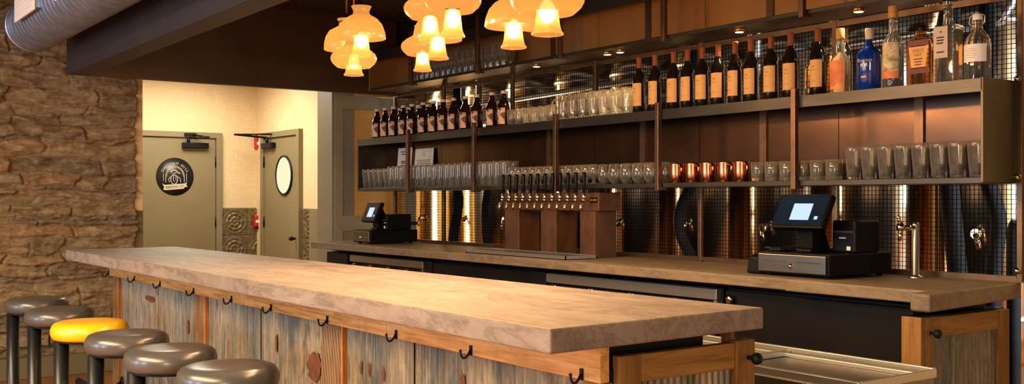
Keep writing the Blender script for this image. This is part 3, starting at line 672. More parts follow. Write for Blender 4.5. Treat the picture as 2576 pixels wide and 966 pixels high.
# ================================================================== SHELVING ON THE MESH WALL
SF, SB = 3.98, 4.245
ZS0, ZS1, ZL = 1.487, 1.838, 1.888          # lower box: floor of it, underside of lip, top of it
UZ0, UZ1, UL = 2.292, 2.508, 2.578          # upper box
PX_ = [-6.812, -5.913, -5.008, -4.106, -3.184]
XL, XR = -7.661, -2.262
def shelf_unit(name, label, x0, x1, z0, zt, zl, zb, panelmat, posts, ztop, ends):
    t = thing(name, label, 'shelf', ((x0+x1)/2, 4.1, z0))
    MB().box(x0, x1, SF+.004, SB, zb, z0).build('bottom_board', 'shelfsteel', t, bevel=.002)
    l = MB(); l.box(x0, x1, SF, SF+.012, zt, zl); l.box(x0, x1, SF+.012, SB, zl-.008, zl); l.box(x0, x1, SF-.002, SF+.02, zt-.004, zt+.004); l.build('top_board', 'shelfsteel', t)
    xs = [x0] + [p+.05 for p in posts] + [x1]
    for a, b in zip(xs[:-1], xs[1:]):
        m = (a+b)/2
        MB().box(a+.002, m-.002, SB-.012, SB, z0, zl-.008).build('back_panel', panelmat, t)
        MB().box(m+.002, b-.002, SB-.012, SB, z0, zl-.008).build('back_panel', panelmat, t)
        MB().box(m-.022, m+.022, SB-.024, SB-.012, z0, zl-.008).build('back_stile', 'post', t)
    for p in posts:
        MB().box(p-.014, p+.014, SF-.030, SF-.002, zb-.018, ztop).build('front_post', 'post', t, bevel=.003)
        f = MB(); f.box(p-.03, p+.016, SF-.006, SF+.03, zb-.014, zb); f.build('post_foot', 'post', t)
    for e in ends:
        MB().box(e-.006, e+.006, SF, SB, z0-.02, zl+.004).build('end_panel', 'endsteel' if e > -5 else ('bronzelit' if zb > 2 else 'shelfsteel'), t, bevel=.002)
    return t
low = shelf_unit('back_bar_shelf', 'long lower steel shelf box holding bottles above and glasses inside', XL, XR, ZS0, ZS1, ZL, 1.462, 'bronze', PX_, 1.925, (XL, XR))
for o in low.children:
    if o.name.startswith('end_panel') and o.data.materials[0].name.startswith('end_panel'): o['label'] = 'pale steel end panel'
upx = [p+.045 for p in PX_]
upp = shelf_unit('back_bar_shelf', 'long upper steel shelf box with tall glasses, near the ceiling', -7.47, -1.6, UZ0, UZ1, UL, 2.272, 'bronzelit', upx+[-2.25], 2.66, (-7.464,))
# small puck lights under the upper shelf
for i, (u, v) in enumerate(((1350, 157), (1528, 122), (1560, 118), (1860, 60), (2160, 8))):
    q = ony(u, v, 4.08); t = thing('puck_light', 'small warm puck light below the upper shelf, ' + ORD[i] + ' from the far end', 'light', (q.x, 4.08, 2.272), 'puck lights below the upper shelf')
    MB().lathe([(0, -.012), (.026, -.012), (.030, -.006), (.030, 0)], 16, (q.x, 4.08, 2.2715)).build('housing', 'brass', t)
    MB().lathe([(0, -.016), (.020, -.014), (.022, -.0125)], 14, (q.x, 4.08, 2.2715)).build('lens', 'puck', t)
    L = bpy.data.lights.new('puck_spot', 'SPOT'); L.energy = 9; L.color = (1, .7, .38); L.spot_size = R(140); L.spot_blend = .8; L.shadow_soft_size = .02
    lo = bpy.data.objects.new('puck_spot', L); COL.objects.link(lo); lo.location = (q.x, 4.08, 2.252)

# wire mesh partition with its posts
wm = thing('wire_mesh_partition', 'black wire mesh screen behind the shelves', 'screen', (-5, 4.262, 1.05))
MX = [-7.53, -6.77, -5.868, -4.975, -4.072, -3.172, -2.25]
for a, b in zip(MX[:-1], MX[1:]):
    m = MB(); p = .0205; w = .0012
    x = a+.016
    while x < b-.012: m.box(x-w, x+w, 4.2665-w, 4.2665+w, 1.05, 2.86); x += p
    z = 1.09
    while z < 2.855: m.box(a+.012, b-.012, 4.2632-w, 4.2632+w, z-w, z+w); z += p
    m.build('mesh_panel', 'wire', wm, fix=False)
    f = MB(); f.box(a+.012, b-.012, 4.25, 4.276, 1.05, 1.075); f.box(a+.012, b-.012, 4.25, 4.276, 2.24, 2.268); f.build('panel_rail', 'post', wm)
for i, x in enumerate(MX):
    MB().box(x-.013, x+.013, 4.246, 4.272, 1.052, 2.858).build('mesh_post', 'post', wm, bevel=.003)
    b = MB(); b.box(x-.034, x+.034, 4.225, 4.262, 1.0502, 1.056); b.build('post_base', 'post', wm)
for z in (1.10, 1.49, 1.90):
    k = MB(); k.lathe([(0, -.014), (.012, -.009), (.015, 0), (.012, .009), (0, .014)], 12, (-2.25, 4.232, z)); k.build('bolt', 'chrome', wm)

# ================================================================== BREW ROOM
tanks = [(-9.95+.74*i, 5.95, .335) for i in range(10)]
tp = proto('brewing_tank', 'tank', 'brewing tanks behind the mesh')
m = MB(); m.lathe([(0, .35), (.20, .42), (.36, .62), (.36, 2.45), (.33, 2.58), (.2, 2.68), (0, 2.70)], 40); m.build('shell', 'tanksteel', tp)
for z in (.70, 1.62, 2.40): MB().lathe([(.361, z), (.368, z+.004), (.368, z+.03), (.361, z+.034)], 40).build('weld_band', 'steelrough', tp)
for q in range(4):
    l = MB(); an = q*PI/2+.6; l.tube([(.30*math.cos(an), .30*math.sin(an), 0), (.33*math.cos(an), .33*math.sin(an), .70)], .025, 10); l.build('leg', 'steel', tp)
m = MB(); m.tube([(0, -.36, 1.20), (0, -.42, 1.20)], .03, 12); m.tube([(0, -.42, 1.20), (.03, -.44, 1.12)], .016, 8); m.build('sample_valve', 'chrome', tp)
P_ = Placer(tp)
for i, (x, y, r_) in enumerate(tanks):
    P_.put((x, y, 0), 'shiny steel brewing tank behind the wire mesh, ' + ORD[i] + ' from the far end', rz=.08*i-.5, sc=(r_/.36, r_/.36, 1))
hz = [([(1745, 455), (1722, 500), (1708, 545), (1712, 590), (1735, 640), (1760, 690)], 4.62, .035, 'thick black hose bowed beside a mesh post in mid counter'),
      ([(2385, 440), (2392, 520), (2400, 600), (2412, 720)], 4.60, .045, 'thick black hose hanging behind the mesh near the small chrome tap'),
      ([(2478, 440), (2500, 500), (2512, 560), (2506, 620), (2496, 720)], 4.55, .036, 'thick black hose bowed outwards closest to the mesh end post'),
      ([(2560, 560), (2552, 580), (2550, 640), (2550, 720)], 4.5, .03, 'black hose end standing up beside the mesh end post'),
      ([(1150, 470), (1152, 520), (1140, 600), (1150, 660)], 4.9, .045, 'thick black hose hanging behind the far mesh panels'),
      ([(1228, 470), (1220, 540), (1226, 640)], 4.8, .03, 'thin black hose hanging behind the mesh left of the beer taps')]
for pts, y, r_, lab in hz:
    P = [ony(u, v, y) for u, v in pts]
    Q = []
    for i in range(len(P)-1):
        p0, p1, p2, p3 = P[max(i-1, 0)], P[i], P[i+1], P[min(i+2, len(P)-1)]
        for k in range(6):
            s = k/6; Q.append(.5*((2*p1)+(p2-p0)*s+(2*p0-5*p1+4*p2-p3)*s*s+(3*p1-p0-3*p2+p3)*s**3))
    Q.append(P[-1]); Q.append(Vector((P[-1].x, P[-1].y, .03)))
    top = Vector((P[0].x+.02, P[0].y, 2.9)) if P[0].z > 1.5 else P[0]
    Q = [top] + Q if P[0].z > 1.5 else Q
    tag(MB().tube(Q, r_, 12).build('brewery_hose', 'rubber', None), lab, 'hose')
# overhead pipes and ducts of the brew room seen over the bottles
for (a, b, r_, mt, lab) in (((-2.45, 4.9, 1.9), (-2.38, 4.9, 3.15), .07, 'rubber', 'fat dark vertical pipe high behind the square clear bottle'), ((-7.2, 4.75, 2.16), (-2.6, 4.75, 2.24), .022, 'steel', 'thin steel pipe running along behind the mesh above the glass mugs'),
                            ((-7.4, 5.05, 2.05), (-4.4, 5.05, 2.12), .03, 'steelrough', 'second steel pipe behind the mesh above the growlers')):
    P = [a, b] if a[0]-b[0] > -.5 else [(a[0]-.05, a[1], 3.19), (a[0]-.05, a[1], a[2]+.08), (a[0], a[1], a[2]), b, (b[0]+.05, b[1], b[2]+.08), (b[0]+.05, b[1], 3.19)]
    if len(P) == 2: P = [(a[0], a[1], .01), (b[0], b[1], 3.19)]
    tag(MB().tube(P, r_, 14).build('overhead_pipe', mt, None), lab, 'pipe')

# ================================================================== BEER TAPS
tw = thing('tap_tower', 'rusty steel beer tap tower standing on three legs with twelve taps', 'beer tower', (-5.05, 4.05, 1.05))
Y0t, Y1t = 3.96, 4.13
for i, (x0, x1) in enumerate(((-5.545, -5.385), (-5.155, -5.00), (-4.77, -4.632))):
    MB().box(x0, x1, Y0t, Y1t, 1.0502, 1.328).build('tower_leg', 'rustwood', tw, bevel=.003)
MB().box(-5.56, -4.596, Y0t, Y1t, 1.3285, 1.436).build('tower_beam', 'rustwood', tw, bevel=.003)
for k_ in range(12):
    x = -5.475+k_*.0745; zt = 1.392
    b = MB(); b.lathe([(0, 0), (.016, 0), (.016, .006), (.009, .010), (.009, .05), (.012, .055), (.012, .072), (.008, .076), (0, .078)], 12, mat=Matrix.Translation((x, Y0t, zt)) @ Matrix.Rotation(R(90), 4, 'X'))
    b.tube([(x, Y0t-.065, zt-.002), (x, Y0t-.078, zt-.016), (x, Y0t-.088, zt-.040), (x, Y0t-.094, zt-.062)], [.010, .0085, .0075, .0075], 10)
    b.lathe([(0, .0), (.012, .002), (.015, .010), (.012, .022), (.007, .034), (.005, .04), (0, .04)], 12, (x, Y0t-.063, zt+.006))
    tapb = b.build('tap', 'chrome', tw)
    h = MB(); h.lathe([(.006, 0), (.009, .004), (.010, .05), (.012, .10), (.011, .118), (0, .122)], 12, (x, Y0t-.063, zt+.045)); h.build('tap_handle', 'blackplastic', tapb)
for x in (-4.655, -4.62):
    b = MB(); b.lathe([(0, 0), (.018, 0), (.018, .006), (.010, .010), (.010, .02), (0, .022)], 12, mat=Matrix.Translation((x, Y0t, 1.392)) @ Matrix.Rotation(R(90), 4, 'X')); b.build('blank_shank', 'brass', tw)
dt = thing('drip_tray', 'long stainless drip tray with slotted grate below the beer taps', 'drip tray', (-5.1, 3.8, 1.05))
a = MB(); tx0, tx1, ty0, ty1 = -5.62, -4.585, 3.70, 3.935
a.box(tx0, tx1, ty0, ty0+.006, 1.0502, 1.072); a.box(tx0, tx1, ty1-.006, ty1, 1.0502, 1.072); a.box(tx0, tx0+.006, ty0, ty1, 1.0502, 1.072); a.box(tx1-.006, tx1, ty0, ty1, 1.0502, 1.072); a.box(tx0, tx1, ty0, ty1, 1.0502, 1.054)
a.build('tray', 'steel', dt)
g = MB(); x = tx0+.02
while x < tx1-.02: g.box(x, x+.012, ty0+.008, ty1-.008, 1.067, 1.070); x += .026
g.box(tx0+.008, tx1-.008, ty0+.11, ty0+.125, 1.064, 1.0668); g.build('grate', 'steelrough', dt)
ct = thing('water_tap', 'slim chrome tap pillar with side spout near the thick slab end', 'tap', (-2.67, 4.14, 1.05))
q = ony(2303, 690, 4.14); x = q.x; a = MB()
a.lathe([(.032, 0), (.032, .006), (.020, .010), (.016, .014), (.016, .235), (.012, .245), (0, .247)], 18, (x, 4.14, 1.0502)); a.build('pillar', 'steelrough', ct)
a = MB(); a.tube([(x, 4.125, 1.272), (x-.012, 4.06, 1.272)], .012, 12); a.lathe([(0, -.02), (.018, -.014), (.02, 0), (.016, .015), (0, .02)], 14, (x-.014, 4.05, 1.275)); a.tube([(x-.014, 4.05, 1.262), (x-.016, 4.045, 1.215)], .009, 10); a.tube([(x-.014, 4.05, 1.29), (x-.012, 4.03, 1.315)], .008, 10); a.lathe([(0, -.012), (.012, 0), (0, .012)], 10, (x-.012, 4.03, 1.318)); a.build('faucet', 'chrome', ct)

# ================================================================== REGISTERS
def register(tl, dx0, dx1, dy0, dy1, where, scr, prn, ang):
    """cash drawer, touch screen on a stand, receipt printer"""
    Z = 1.0502
    t = thing('cash_drawer', 'black cash drawer with steel front ' + where, 'cash drawer', ((dx0+dx1)/2, (dy0+dy1)/2, Z), 'cash drawers')
    b = MB(); b.box(dx0, dx1, dy0+.012, dy1, Z+.012, Z+.108); b.build('body', 'blackplastic', t, bevel=.004)
    for fx in (dx0+.04, dx1-.04):
        for fy in (dy0+.05, dy1-.04):
            f = MB(); f.lathe([(0, 0), (.014, 0), (.016, .0125), (0, .0125)], 10, (fx, fy, Z)); f.build('foot', 'rubber', t)
    f = MB(); f.box(dx0+.012, dx1-.012, dy0, dy0+.014, Z+.020, Z+.100); f.build('drawer_front', 'steelbasin', t, bevel=.003)
    df = [o for o in t.children if o.name.startswith('drawer_front')][0]
    s = MB(); m_ = (dx0+dx1)/2
    s.box(dx0+.04, m_-.03, dy0-.0015, dy0+.001, Z+.066, Z+.072); s.box(m_+.03, dx1-.04, dy0-.0015, dy0+.001, Z+.066, Z+.072); s.build('media_slot', 'ink', df)
    k = MB(); k.lathe([(0, .010), (.009, .008), (.012, 0)], 14, mat=Matrix.Translation((m_, dy0, Z+.050)) @ Matrix.Rotation(R(90), 4, 'X')); k.build('lock', 'chrome', df)
    # touch screen
    sx, sy, sw, sh, tilt, zb = scr
    ZT = Z+.1085
    t2 = thing('touch_screen_terminal', 'tilted touch screen on black stand ' + tl, 'point of sale screen', (sx, sy+.12, ZT), 'touch screen terminals')
    a = MB(); a.box(sx-.042, sx+.042, sy+.055, sy+.24, ZT, ZT+.016); a.build('stand_base', 'blackplastic', t2, bevel=.005)
    a = MB(); a.add([(sx-.04, sy+.07, ZT+.016), (sx+.04, sy+.07, ZT+.016), (sx+.04, sy+.20, ZT+.016), (sx-.04, sy+.20, ZT+.016), (sx-.04, sy+.060, zb+.05), (sx+.04, sy+.060, zb+.05), (sx+.04, sy+.105, zb+.12), (sx-.04, sy+.105, zb+.12)], [(3, 2, 1, 0), (4, 5, 6, 7), (0, 1, 5, 4), (1, 2, 6, 5), (2, 3, 7, 6), (3, 0, 4, 7)]); a.build('stand_neck', 'blackplastic', t2, bevel=.006)
    MX_ = Matrix.Translation((sx, sy, zb)) @ Matrix.Rotation(ang, 4, 'Z') @ Matrix.Rotation(-tilt, 4, 'X')
    a = MB(); a.box(-sw/2, sw/2, 0, .034, 0, sh, mat=MX_); mo = a.build('monitor', 'blackplastic', t2, bevel=.006)
    a = MB(); a.box(-sw/2+.012, sw/2-.012, -.002, .004, .016, sh-.012, mat=MX_); a.build('screen', 'screenblue', mo)
    a = MB(); a.box(-sw*.16, sw*.20, -.0035, -.0022, sh*.22, sh*.70, mat=MX_); a.box(sw*.30, sw*.36, -.0035, -.0022, sh*.24, sh*.33, mat=MX_); a.build('screen_window', 'screenwin', mo)
    # printer
    px0, px1, py0, py1, ph = prn
    t3 = thing('receipt_printer', 'black boxy receipt printer ' + tl, 'printer', ((px0+px1)/2, (py0+py1)/2, ZT), 'receipt printers')
    a = MB(); a.box(px0, px1, py0, py1, ZT, ZT+ph); a.build('printer_body', 'blackplastic', t3, bevel=.010, seg=3)
    a = MB(); a.box(px0+.012, px1-.012, py0-.003, py0+.002, ZT+ph*.62, ZT+ph*.68); a.build('paper_slot', 'ink', t3)
    a = MB(); a.box(px0+.04, px0+.075, py0-.002, py0+.002, ZT+ph*.44, ZT+ph*.48); a.box(px1-.045, px1-.025, py0-.002, py0+.002, ZT+.012, ZT+.03); a.build('badge', 'paper', t3)
register('on the big near register', -3.195, -2.80, 3.705, 4.17, 'holding the big near register', (-2.985, 3.72, .272, .175, R(31), 1.272), (-2.925, -2.80, 3.90, 4.08, .145), R(4))
register('on the small far register', -7.30, -7.02, 3.745, 4.17, 'holding the small far register', (-7.155, 3.80, .20, .165, R(24), 1.225), (-7.11, -7.025, 3.90, 4.12, .12), R(4))
ctm = thing('card_reader', 'dark rounded card reader just left of the big cash drawer', 'card reader', (-3.31, 3.80, 1.05))
a = MB(); a.add([(-3.29, 3.74, 1.0502), (-3.20, 3.74, 1.0502), (-3.20, 3.95, 1.0502), (-3.29, 3.95, 1.0502), (-3.285, 3.755, 1.135), (-3.205, 3.755, 1.135), (-3.205, 3.945, 1.17), (-3.285, 3.945, 1.17)], [(3, 2, 1, 0), (4, 5, 6, 7), (0, 1, 5, 4), (1, 2, 6, 5), (2, 3, 7, 6), (3, 0, 4, 7)]); a.build('reader_body', 'blackplastic', ctm, bevel=.014, seg=4)
a = MB(); a.box(-3.275, -3.215, 3.86, 3.93, 1.166, 1.172); a.build('reader_display', 'screenblue', ctm)
kb = thing('keyboard', 'small black keypad lying on the big cash drawer', 'keypad', (-3.14, 3.82, 1.1587))
a = MB(); a.box(-3.17, -3.105, 3.76, 3.92, 1.1587, 1.172); a.build('keypad_base', 'blackplastic', kb, bevel=.004)
a = MB()
for i in range(3):
    for j in range(5): a.box(-3.166+i*.020, -3.150+i*.020, 3.772+j*.028, 3.793+j*.028, 1.172, 1.177)
a.build('keys', 'rubber', kb)
# paper notices standing on the shelf
for i, (ca, cb, lab) in enumerate((((995, 373), (1030, 418), 'white paper notice with several printed lines behind the far glasses'), ((1038, 375), (1084, 415), 'white paper notice bearing a single numeral, right of the other notice'))):
    pa, pb = ony(*ca, 4.19), ony(*cb, 4.19); x0, x1 = pa.x, pb.x; z1 = pa.z
    t = thing('paper_notice', lab, 'notice', ((x0+x1)/2, 4.2, ZS0), 'paper notices')
    mt = Matrix.Translation((0, 4.195, ZS0+.0005)) @ Matrix.Rotation(R(-4), 4, 'X')
    h = z1-ZS0
    MB().box(x0, x1, -.001, .001, 0, h, mat=mt).build('sheet', 'paper', t)
    a = MB(); w = x1-x0
    if i == 0:
        for zz, f in ((.90, .6), (.84, .5), (.66, .5), (.62, .45), (.56, .5)): a.box(x0+w*(.5-f/2), x0+w*(.5+f/2), -.0022, -.0012, h*zz-.004, h*zz+.004, mat=mt)
    else:
        vs, fs = text_mesh('1', .05); a.add([((x0+x1)/2+x, -.002, h*.86+y) for x, y, z in vs], fs, mat=mt)
        for zz, f in ((.70, .75), (.655, .7), (.61, .75)): a.box(x0+w*(.5-f/2), x0+w*(.5+f/2), -.0022, -.0012, h*zz-.002, h*zz+.002, mat=mt)
    a.build('print', 'ink', t, fix=False)

# ================================================================== GLASSWARE
def glass_proto(name, cat, group, outer, base, wall=.0028, seg=20, mat='glass', handle=None, flute=0):
    """outer: (r, z) from the foot up to the rim; inner wall follows it"""
    t = proto(name, cat, group)
    pr_ = [(0, 0)] + outer
    inn = [(max(.002, r-wall), z) for r, z in reversed(outer) if z > base+.004] + [(max(.002, outer[1][0]-wall-.006), base), (0, base)]
    m = MB(); m.lathe(pr_+inn, seg, smooth=True); m.build('glass_bowl' if handle is None else 'glass_body', mat, t)
    if handle: m = MB(); m.tube(handle, .006, 8); m.build('handle', mat, t)
    return Placer(t)
pint = glass_proto('pint_glass', 'glass', 'pint glasses', [(.028, 0), (.0295, .004), (.034, .06), (.0395, .13), (.0415, .152), (.0405, .153)], .014)
tallp = glass_proto('tumbler_glass', 'glass', 'tumblers', [(.031, 0), (.032, .004), (.0345, .08), (.037, .14), (.0385, .166), (.0378, .167)], .012, mat='glass')
tulip = glass_proto('goblet_glass', 'glass', 'goblets', [(.030, 0), (.030, .004), (.010, .010), (.008, .022), (.018, .032), (.032, .050), (.036, .070), (.034, .095), (.030, .118), (.0292, .119)], .034, mat='glasscut')
roundg = glass_proto('round_glass', 'glass', 'round glasses', [(.022, 0), (.024, .003), (.037, .022), (.042, .046), (.041, .075), (.035, .108), (.033, .116), (.0322, .1165)], .010, mat='glass')
rocks = glass_proto('rocks_glass', 'glass', 'rocks glasses', [(.034, 0), (.0355, .003), (.038, .04), (.040, .094), (.0392, .095)], .020, mat='glasscut')
collins = glass_proto('collins_glass', 'glass', 'collins glasses', [(.030, 0), (.031, .004), (.0325, .10), (.0335, .168), (.0328, .169)], .014)
tumb = glass_proto('small_tumbler', 'glass', 'small tumblers', [(.028, 0), (.030, .003), (.033, .05), (.034, .104), (.0332, .105)], .014, mat='glasscut')
gmug = glass_proto('glass_mug', 'glass', 'glass mugs', [(.036, 0), (.038, .004), (.036, .02), (.039, .05), (.037, .08), (.040, .11), (.040, .155), (.0392, .156)], .018, mat='glasscut',
                   handle=[(-.030, -.022, .13), (-.052, -.038, .132), (-.062, -.046, .105), (-.058, -.043, .06), (-.032, -.024, .035)])
# copper mugs
cm = proto('copper_mug', 'mug', 'copper mugs')
m = MB(); pr_ = [(0, 0), (.036, 0), (.038, .003), (.040, .05), (.041, .098), (.0415, .102), (.040, .103)]; m.lathe(pr_ + [(.038, .098), (.036, .006), (0, .006)], 24); m.build('mug_body', 'copper', cm)
m = MB(); m.tube([(.036, -.016, .088), (.058, -.030, .090), (.070, -.036, .078), (.062, -.032, .048), (.040, -.020, .022)], [.006, .0065, .0065, .006, .005], 8); m.build('handle', 'copper', cm)
copm = Placer(cm)
BAY = ['before the first shelf post', 'past the first shelf post', 'past the second shelf post', 'past the third shelf post', 'past the fourth shelf post', 'past the fifth shelf post']
def bay(x): return sum(1 for p in PX_ if x > p)
cnt = {}
def row(P, what, x0, x1, n, y, z, where, jit=.004, rz=None, rowname='', by_bay=True):
    for i in range(n):
        x = x0+(x1-x0)*(i/(n-1) if n > 1 else 0)
        b_ = BAY[bay(x)] if by_bay else ''
        if abs(min((x-p for p in PX_), key=abs)) < .001: x += .004
        key = (what, rowname, b_ if by_bay else where); k = cnt.get(key, 0); cnt[key] = k+1
        lab = f'{what}, {ordw(k)} in the {rowname} row ' + (b_ if by_bay else where)
        P.put((x+rnd.uniform(-jit, jit)*.5, y+rnd.uniform(-jit, jit), z), lab, rz=rnd.uniform(0, 6) if rz is None else rz+rnd.uniform(-.06, .06))
Z_ = ZS0+.0004
row(pint, 'clear tapered glass', -7.60, -7.25, 5, 4.035, Z_, 'on the lower shelf', rowname='front')
row(pint, 'clear tapered glass', -7.58, -7.27, 4, 4.13, Z_, 'on the lower shelf', rowname='back')
row(tallp, 'tall straight clear glass', -7.17, -5.63, 20, 4.03, Z_, 'on the lower shelf', rowname='front')
row(tallp, 'tall straight clear glass', -7.13, -5.66, 19, 4.112, Z_, 'on the lower shelf', rowname='back')
row(tulip, 'short stemmed goblet', -5.545, -4.72, 12, 4.03, Z_, 'on the lower shelf', rowname='front')
row(tulip, 'short stemmed goblet', -5.51, -4.75, 11, 4.112, Z_, 'on the lower shelf', rowname='back')
row(roundg, 'round bellied glass', -4.635, -4.14, 6, 4.035, Z_, 'on the lower shelf', jit=.002, rowname='front')
row(roundg, 'round bellied glass', -4.59, -4.19, 5, 4.125, Z_, 'on the lower shelf', jit=.002, rowname='back')
for i in range(5): copm.put((-4.035+i*.115, 4.035+.004*(i % 2), Z_), 'shiny copper mug with curved handle, ' + ORD[i] + ' of five from the fourth shelf post', rz=rnd.uniform(-.1, .1), group='copper mugs')
row(rocks, 'low heavy cut glass', -3.46, -3.01, 6, 4.032, Z_, 'on the lower shelf', rowname='front')
row(rocks, 'low heavy cut glass', -3.42, -3.05, 5, 4.12, Z_, 'on the lower shelf', rowname='back')
row(pint, 'tall tapered pint glass', -2.905, -2.312, 8, 4.032, Z_, 'beside the pale end panel', rowname='front', by_bay=False, jit=.002)
row(pint, 'tall tapered pint glass', -2.865, -2.36, 7, 4.122, Z_, 'beside the pale end panel', rowname='back', by_bay=False, jit=.002)
ZT_ = ZL+.0004
row(tumb, 'small clear tumbler', -5.585, -5.155, 6, 4.05, ZT_, 'beside the growlers', rowname='front', by_bay=False, jit=.002)
row(tumb, 'small clear tumbler', -5.55, -5.20, 5, 4.13, ZT_, 'beside the growlers', rowname='back', by_bay=False, jit=.002)
row(gmug, 'glass mug with handle', -5.04, -4.45, 7, 4.055, ZT_, 'beside the first wine bottle', rowname='front', by_bay=False, rz=0, jit=.002)
row(gmug, 'glass mug with handle', -5.04, -4.49, 6, 4.175, ZT_, 'beside the first wine bottle', rowname='back', by_bay=False, rz=0, jit=.002)
row(collins, 'tall narrow clear glass', -6.80, -5.66, 16, 4.04, UZ0+.0004, 'on the upper shelf', rowname='front', by_bay=False)
row(collins, 'tall narrow clear glass', -6.76, -5.70, 15, 4.12, UZ0+.0004, 'on the upper shelf', rowname='back', by_bay=False)

# ================================================================== BOTTLES
def arc_label(mb, R_, z0, z1, half, c=-PI/2, nu=16, nv=10, mif=None, prof=None):
    return mb.grid(lambda i, j: (R_*math.cos(c-half+2*half*i), R_*math.sin(c-half+2*half*i), z0+(z1-z0)*j), nu, nv, mif=mif)
gw = proto('growler_bottle', 'bottle', 'growlers on the lower shelf unit')
m = MB(); m.lathe([(0, 0), (.038, 0), (.043, .005), (.043, .125), (.040, .145), (.028, .172), (.019, .192), (.0165, .205), (.0165, .222), (0, .222)], 22); m.build('bottle_body', 'brownglass', gw)
m = MB(); m.lathe([(.019, .221), (.020, .224), (.020, .239), (.018, .242), (0, .242)], 18); m.build('cap', 'capwhite', gw)
m = MB(); arc_label(m, .0434, .014, .124, R(72), c=-PI/2-R(8)); m.build('label', 'growlabel', gw, fix=False)
m = MB(); m.tube([(.016, 0, .205), (.032, 0, .203), (.036, 0, .188), (.034, 0, .170)], .004, 6); m.build('finger_ring', 'brownglass', gw)
G = Placer(gw)
gx = [-7.465, -7.328, -7.193, -7.037, -6.905, -6.74, -6.593, -6.455, -6.317, -6.158, -6.013, -5.828, -5.689]
for i, x in enumerate(gx): G.put((x, 4.055, ZT_), 'brown growler bottle with pale cap, ' + ORD[i] + ' in the front row from the far end', rz=rnd.uniform(-.08, .08))
for i, x in enumerate((-7.26, -7.12, -6.97, -6.83, -6.66)): G.put((x-.02, 4.165, ZT_), 'brown growler bottle half hidden in the back row, ' + ORD[i] + ' from the far end', rz=rnd.uniform(-.1, .1))
wb = proto('wine_bottle', 'bottle', 'red wine bottles on the lower shelf unit')
m = MB(); m.lathe([(0, .012), (.020, .006), (.033, 0), (.0375, .005), (.0375, .188), (.036, .202), (.026, .226), (.017, .244), (.0145, .262), (.0145, .30), (0, .30)], 24); m.build('bottle_body', 'darkglass', wb)
m = MB(); m.lathe([(.0148, .254), (.0152, .256), (.0152, .305), (.0165, .308), (.0165, .318), (.015, .321), (0, .321)], 18); m.build('capsule', 'capsule', wb)
m = MB(); arc_label(m, .0379, .040, .170, R(66), mif=lambda i, j: 1 if (abs(i-.5) < .07 and .72 < j < .79) or (abs(i-.5) < .16 and .60 < j < .62) or (abs(i-.5) < .14 and .2 < j < .22) else 0, nu=30, nv=48); m.build('label', ('cream', 'creamprint'), wb, fix=False)
W = Placer(wb)
wx = [-4.361, -4.231, -4.084, -3.978, -3.87, -3.757, -3.641, -3.533, -3.405, -3.285, -3.123]
for i, x in enumerate(wx):
    W.put((x, 4.06, ZT_), 'red wine bottle with cream label, ' + ORD[i] + ' in line from the glass mugs', rz=rnd.uniform(-.1, .1))
W.put((-3.055, 4.17, ZT_), 'dark wine bottle with cream label standing behind the orange labelled bottle', rz=0)
def wrap_text(mb, s, size, R_, zc, c=-PI/2):
    vs, fs = text_mesh(s, size); mb.add([(R_*math.cos(c+x/R_), R_*math.sin(c+x/R_), zc+y) for x, y, z in vs], fs); return mb
# orange-labelled bottle
t = thing('liquor_bottle', 'clear round bottle with orange label and cork top, just left of the blue bottle', 'bottle', (0, 0, 0))
MB().lathe([(0, .01), (.040, 0), (.046, .006), (.046, .14), (.042, .160), (.024, .180), (.020, .195), (.021, .215), (.016, .235), (.0155, .258), (0, .258)], 26).build('bottle_body', 'bottleclear', t)
MB().lathe([(.0165, .252), (.020, .256), (.020, .298), (.018, .302), (0, .302)], 16).build('stopper', 'cork', t)
m = MB(); arc_label(m, .0464, .018, .150, R(62), c=-PI/2-R(6)); m.build('label', 'orangelabel', t, fix=False)
m = MB()
for k_ in range(7): arc_label(m, .0467, .032+k_*.008, .034+k_*.008, R(14+6*(k_ % 3)), c=-PI/2-R(6), nu=8, nv=1)
m.build('label_print', 'brownlabel', t, fix=False)
t.location = (-2.990, 4.05, ZT_)
# blue bottle
t = thing('liquor_bottle', 'deep blue squat bottle with pale script on its front', 'bottle', (0, 0, 0))
MB().lathe([(0, .008), (.046, 0), (.055, .008), (.055, .148), (.053, .165), (.044, .183), (.026, .196), (.018, .206), (.0155, .22), (.0155, .240), (0, .240)], 30).build('bottle_body', 'bluebottle', t)
MB().lathe([(.016, .232), (.019, .235), (.019, .279), (.0175, .282), (0, .282)], 18).build('stopper', 'greylabel', t)
m = MB(); wrap_text(m, 'Bluecoat', .022, .0556, .134, -PI/2+R(8)); m.build('lettering', 'greylabel', t, fix=False)
m = MB()
for dx in (-.009, .006): m.grid(lambda i, j: (.0556*math.cos(-PI/2+R(8)+(dx+.011*i)/.0556), .0556*math.sin(-PI/2+R(8)+(dx+.011*i)/.0556), .106+.014*j), 3, 3)
m.grid(lambda i, j: (.0556*math.cos(-PI/2+R(8)+(-.012+.024*i)/.0556), .0556*math.sin(-PI/2+R(8)+(-.012+.024*i)/.0556), .055+.008*j), 4, 1)
m.build('emblem', 'greylabel', t, fix=False)
t.location = (-2.838, 4.055, ZT_)
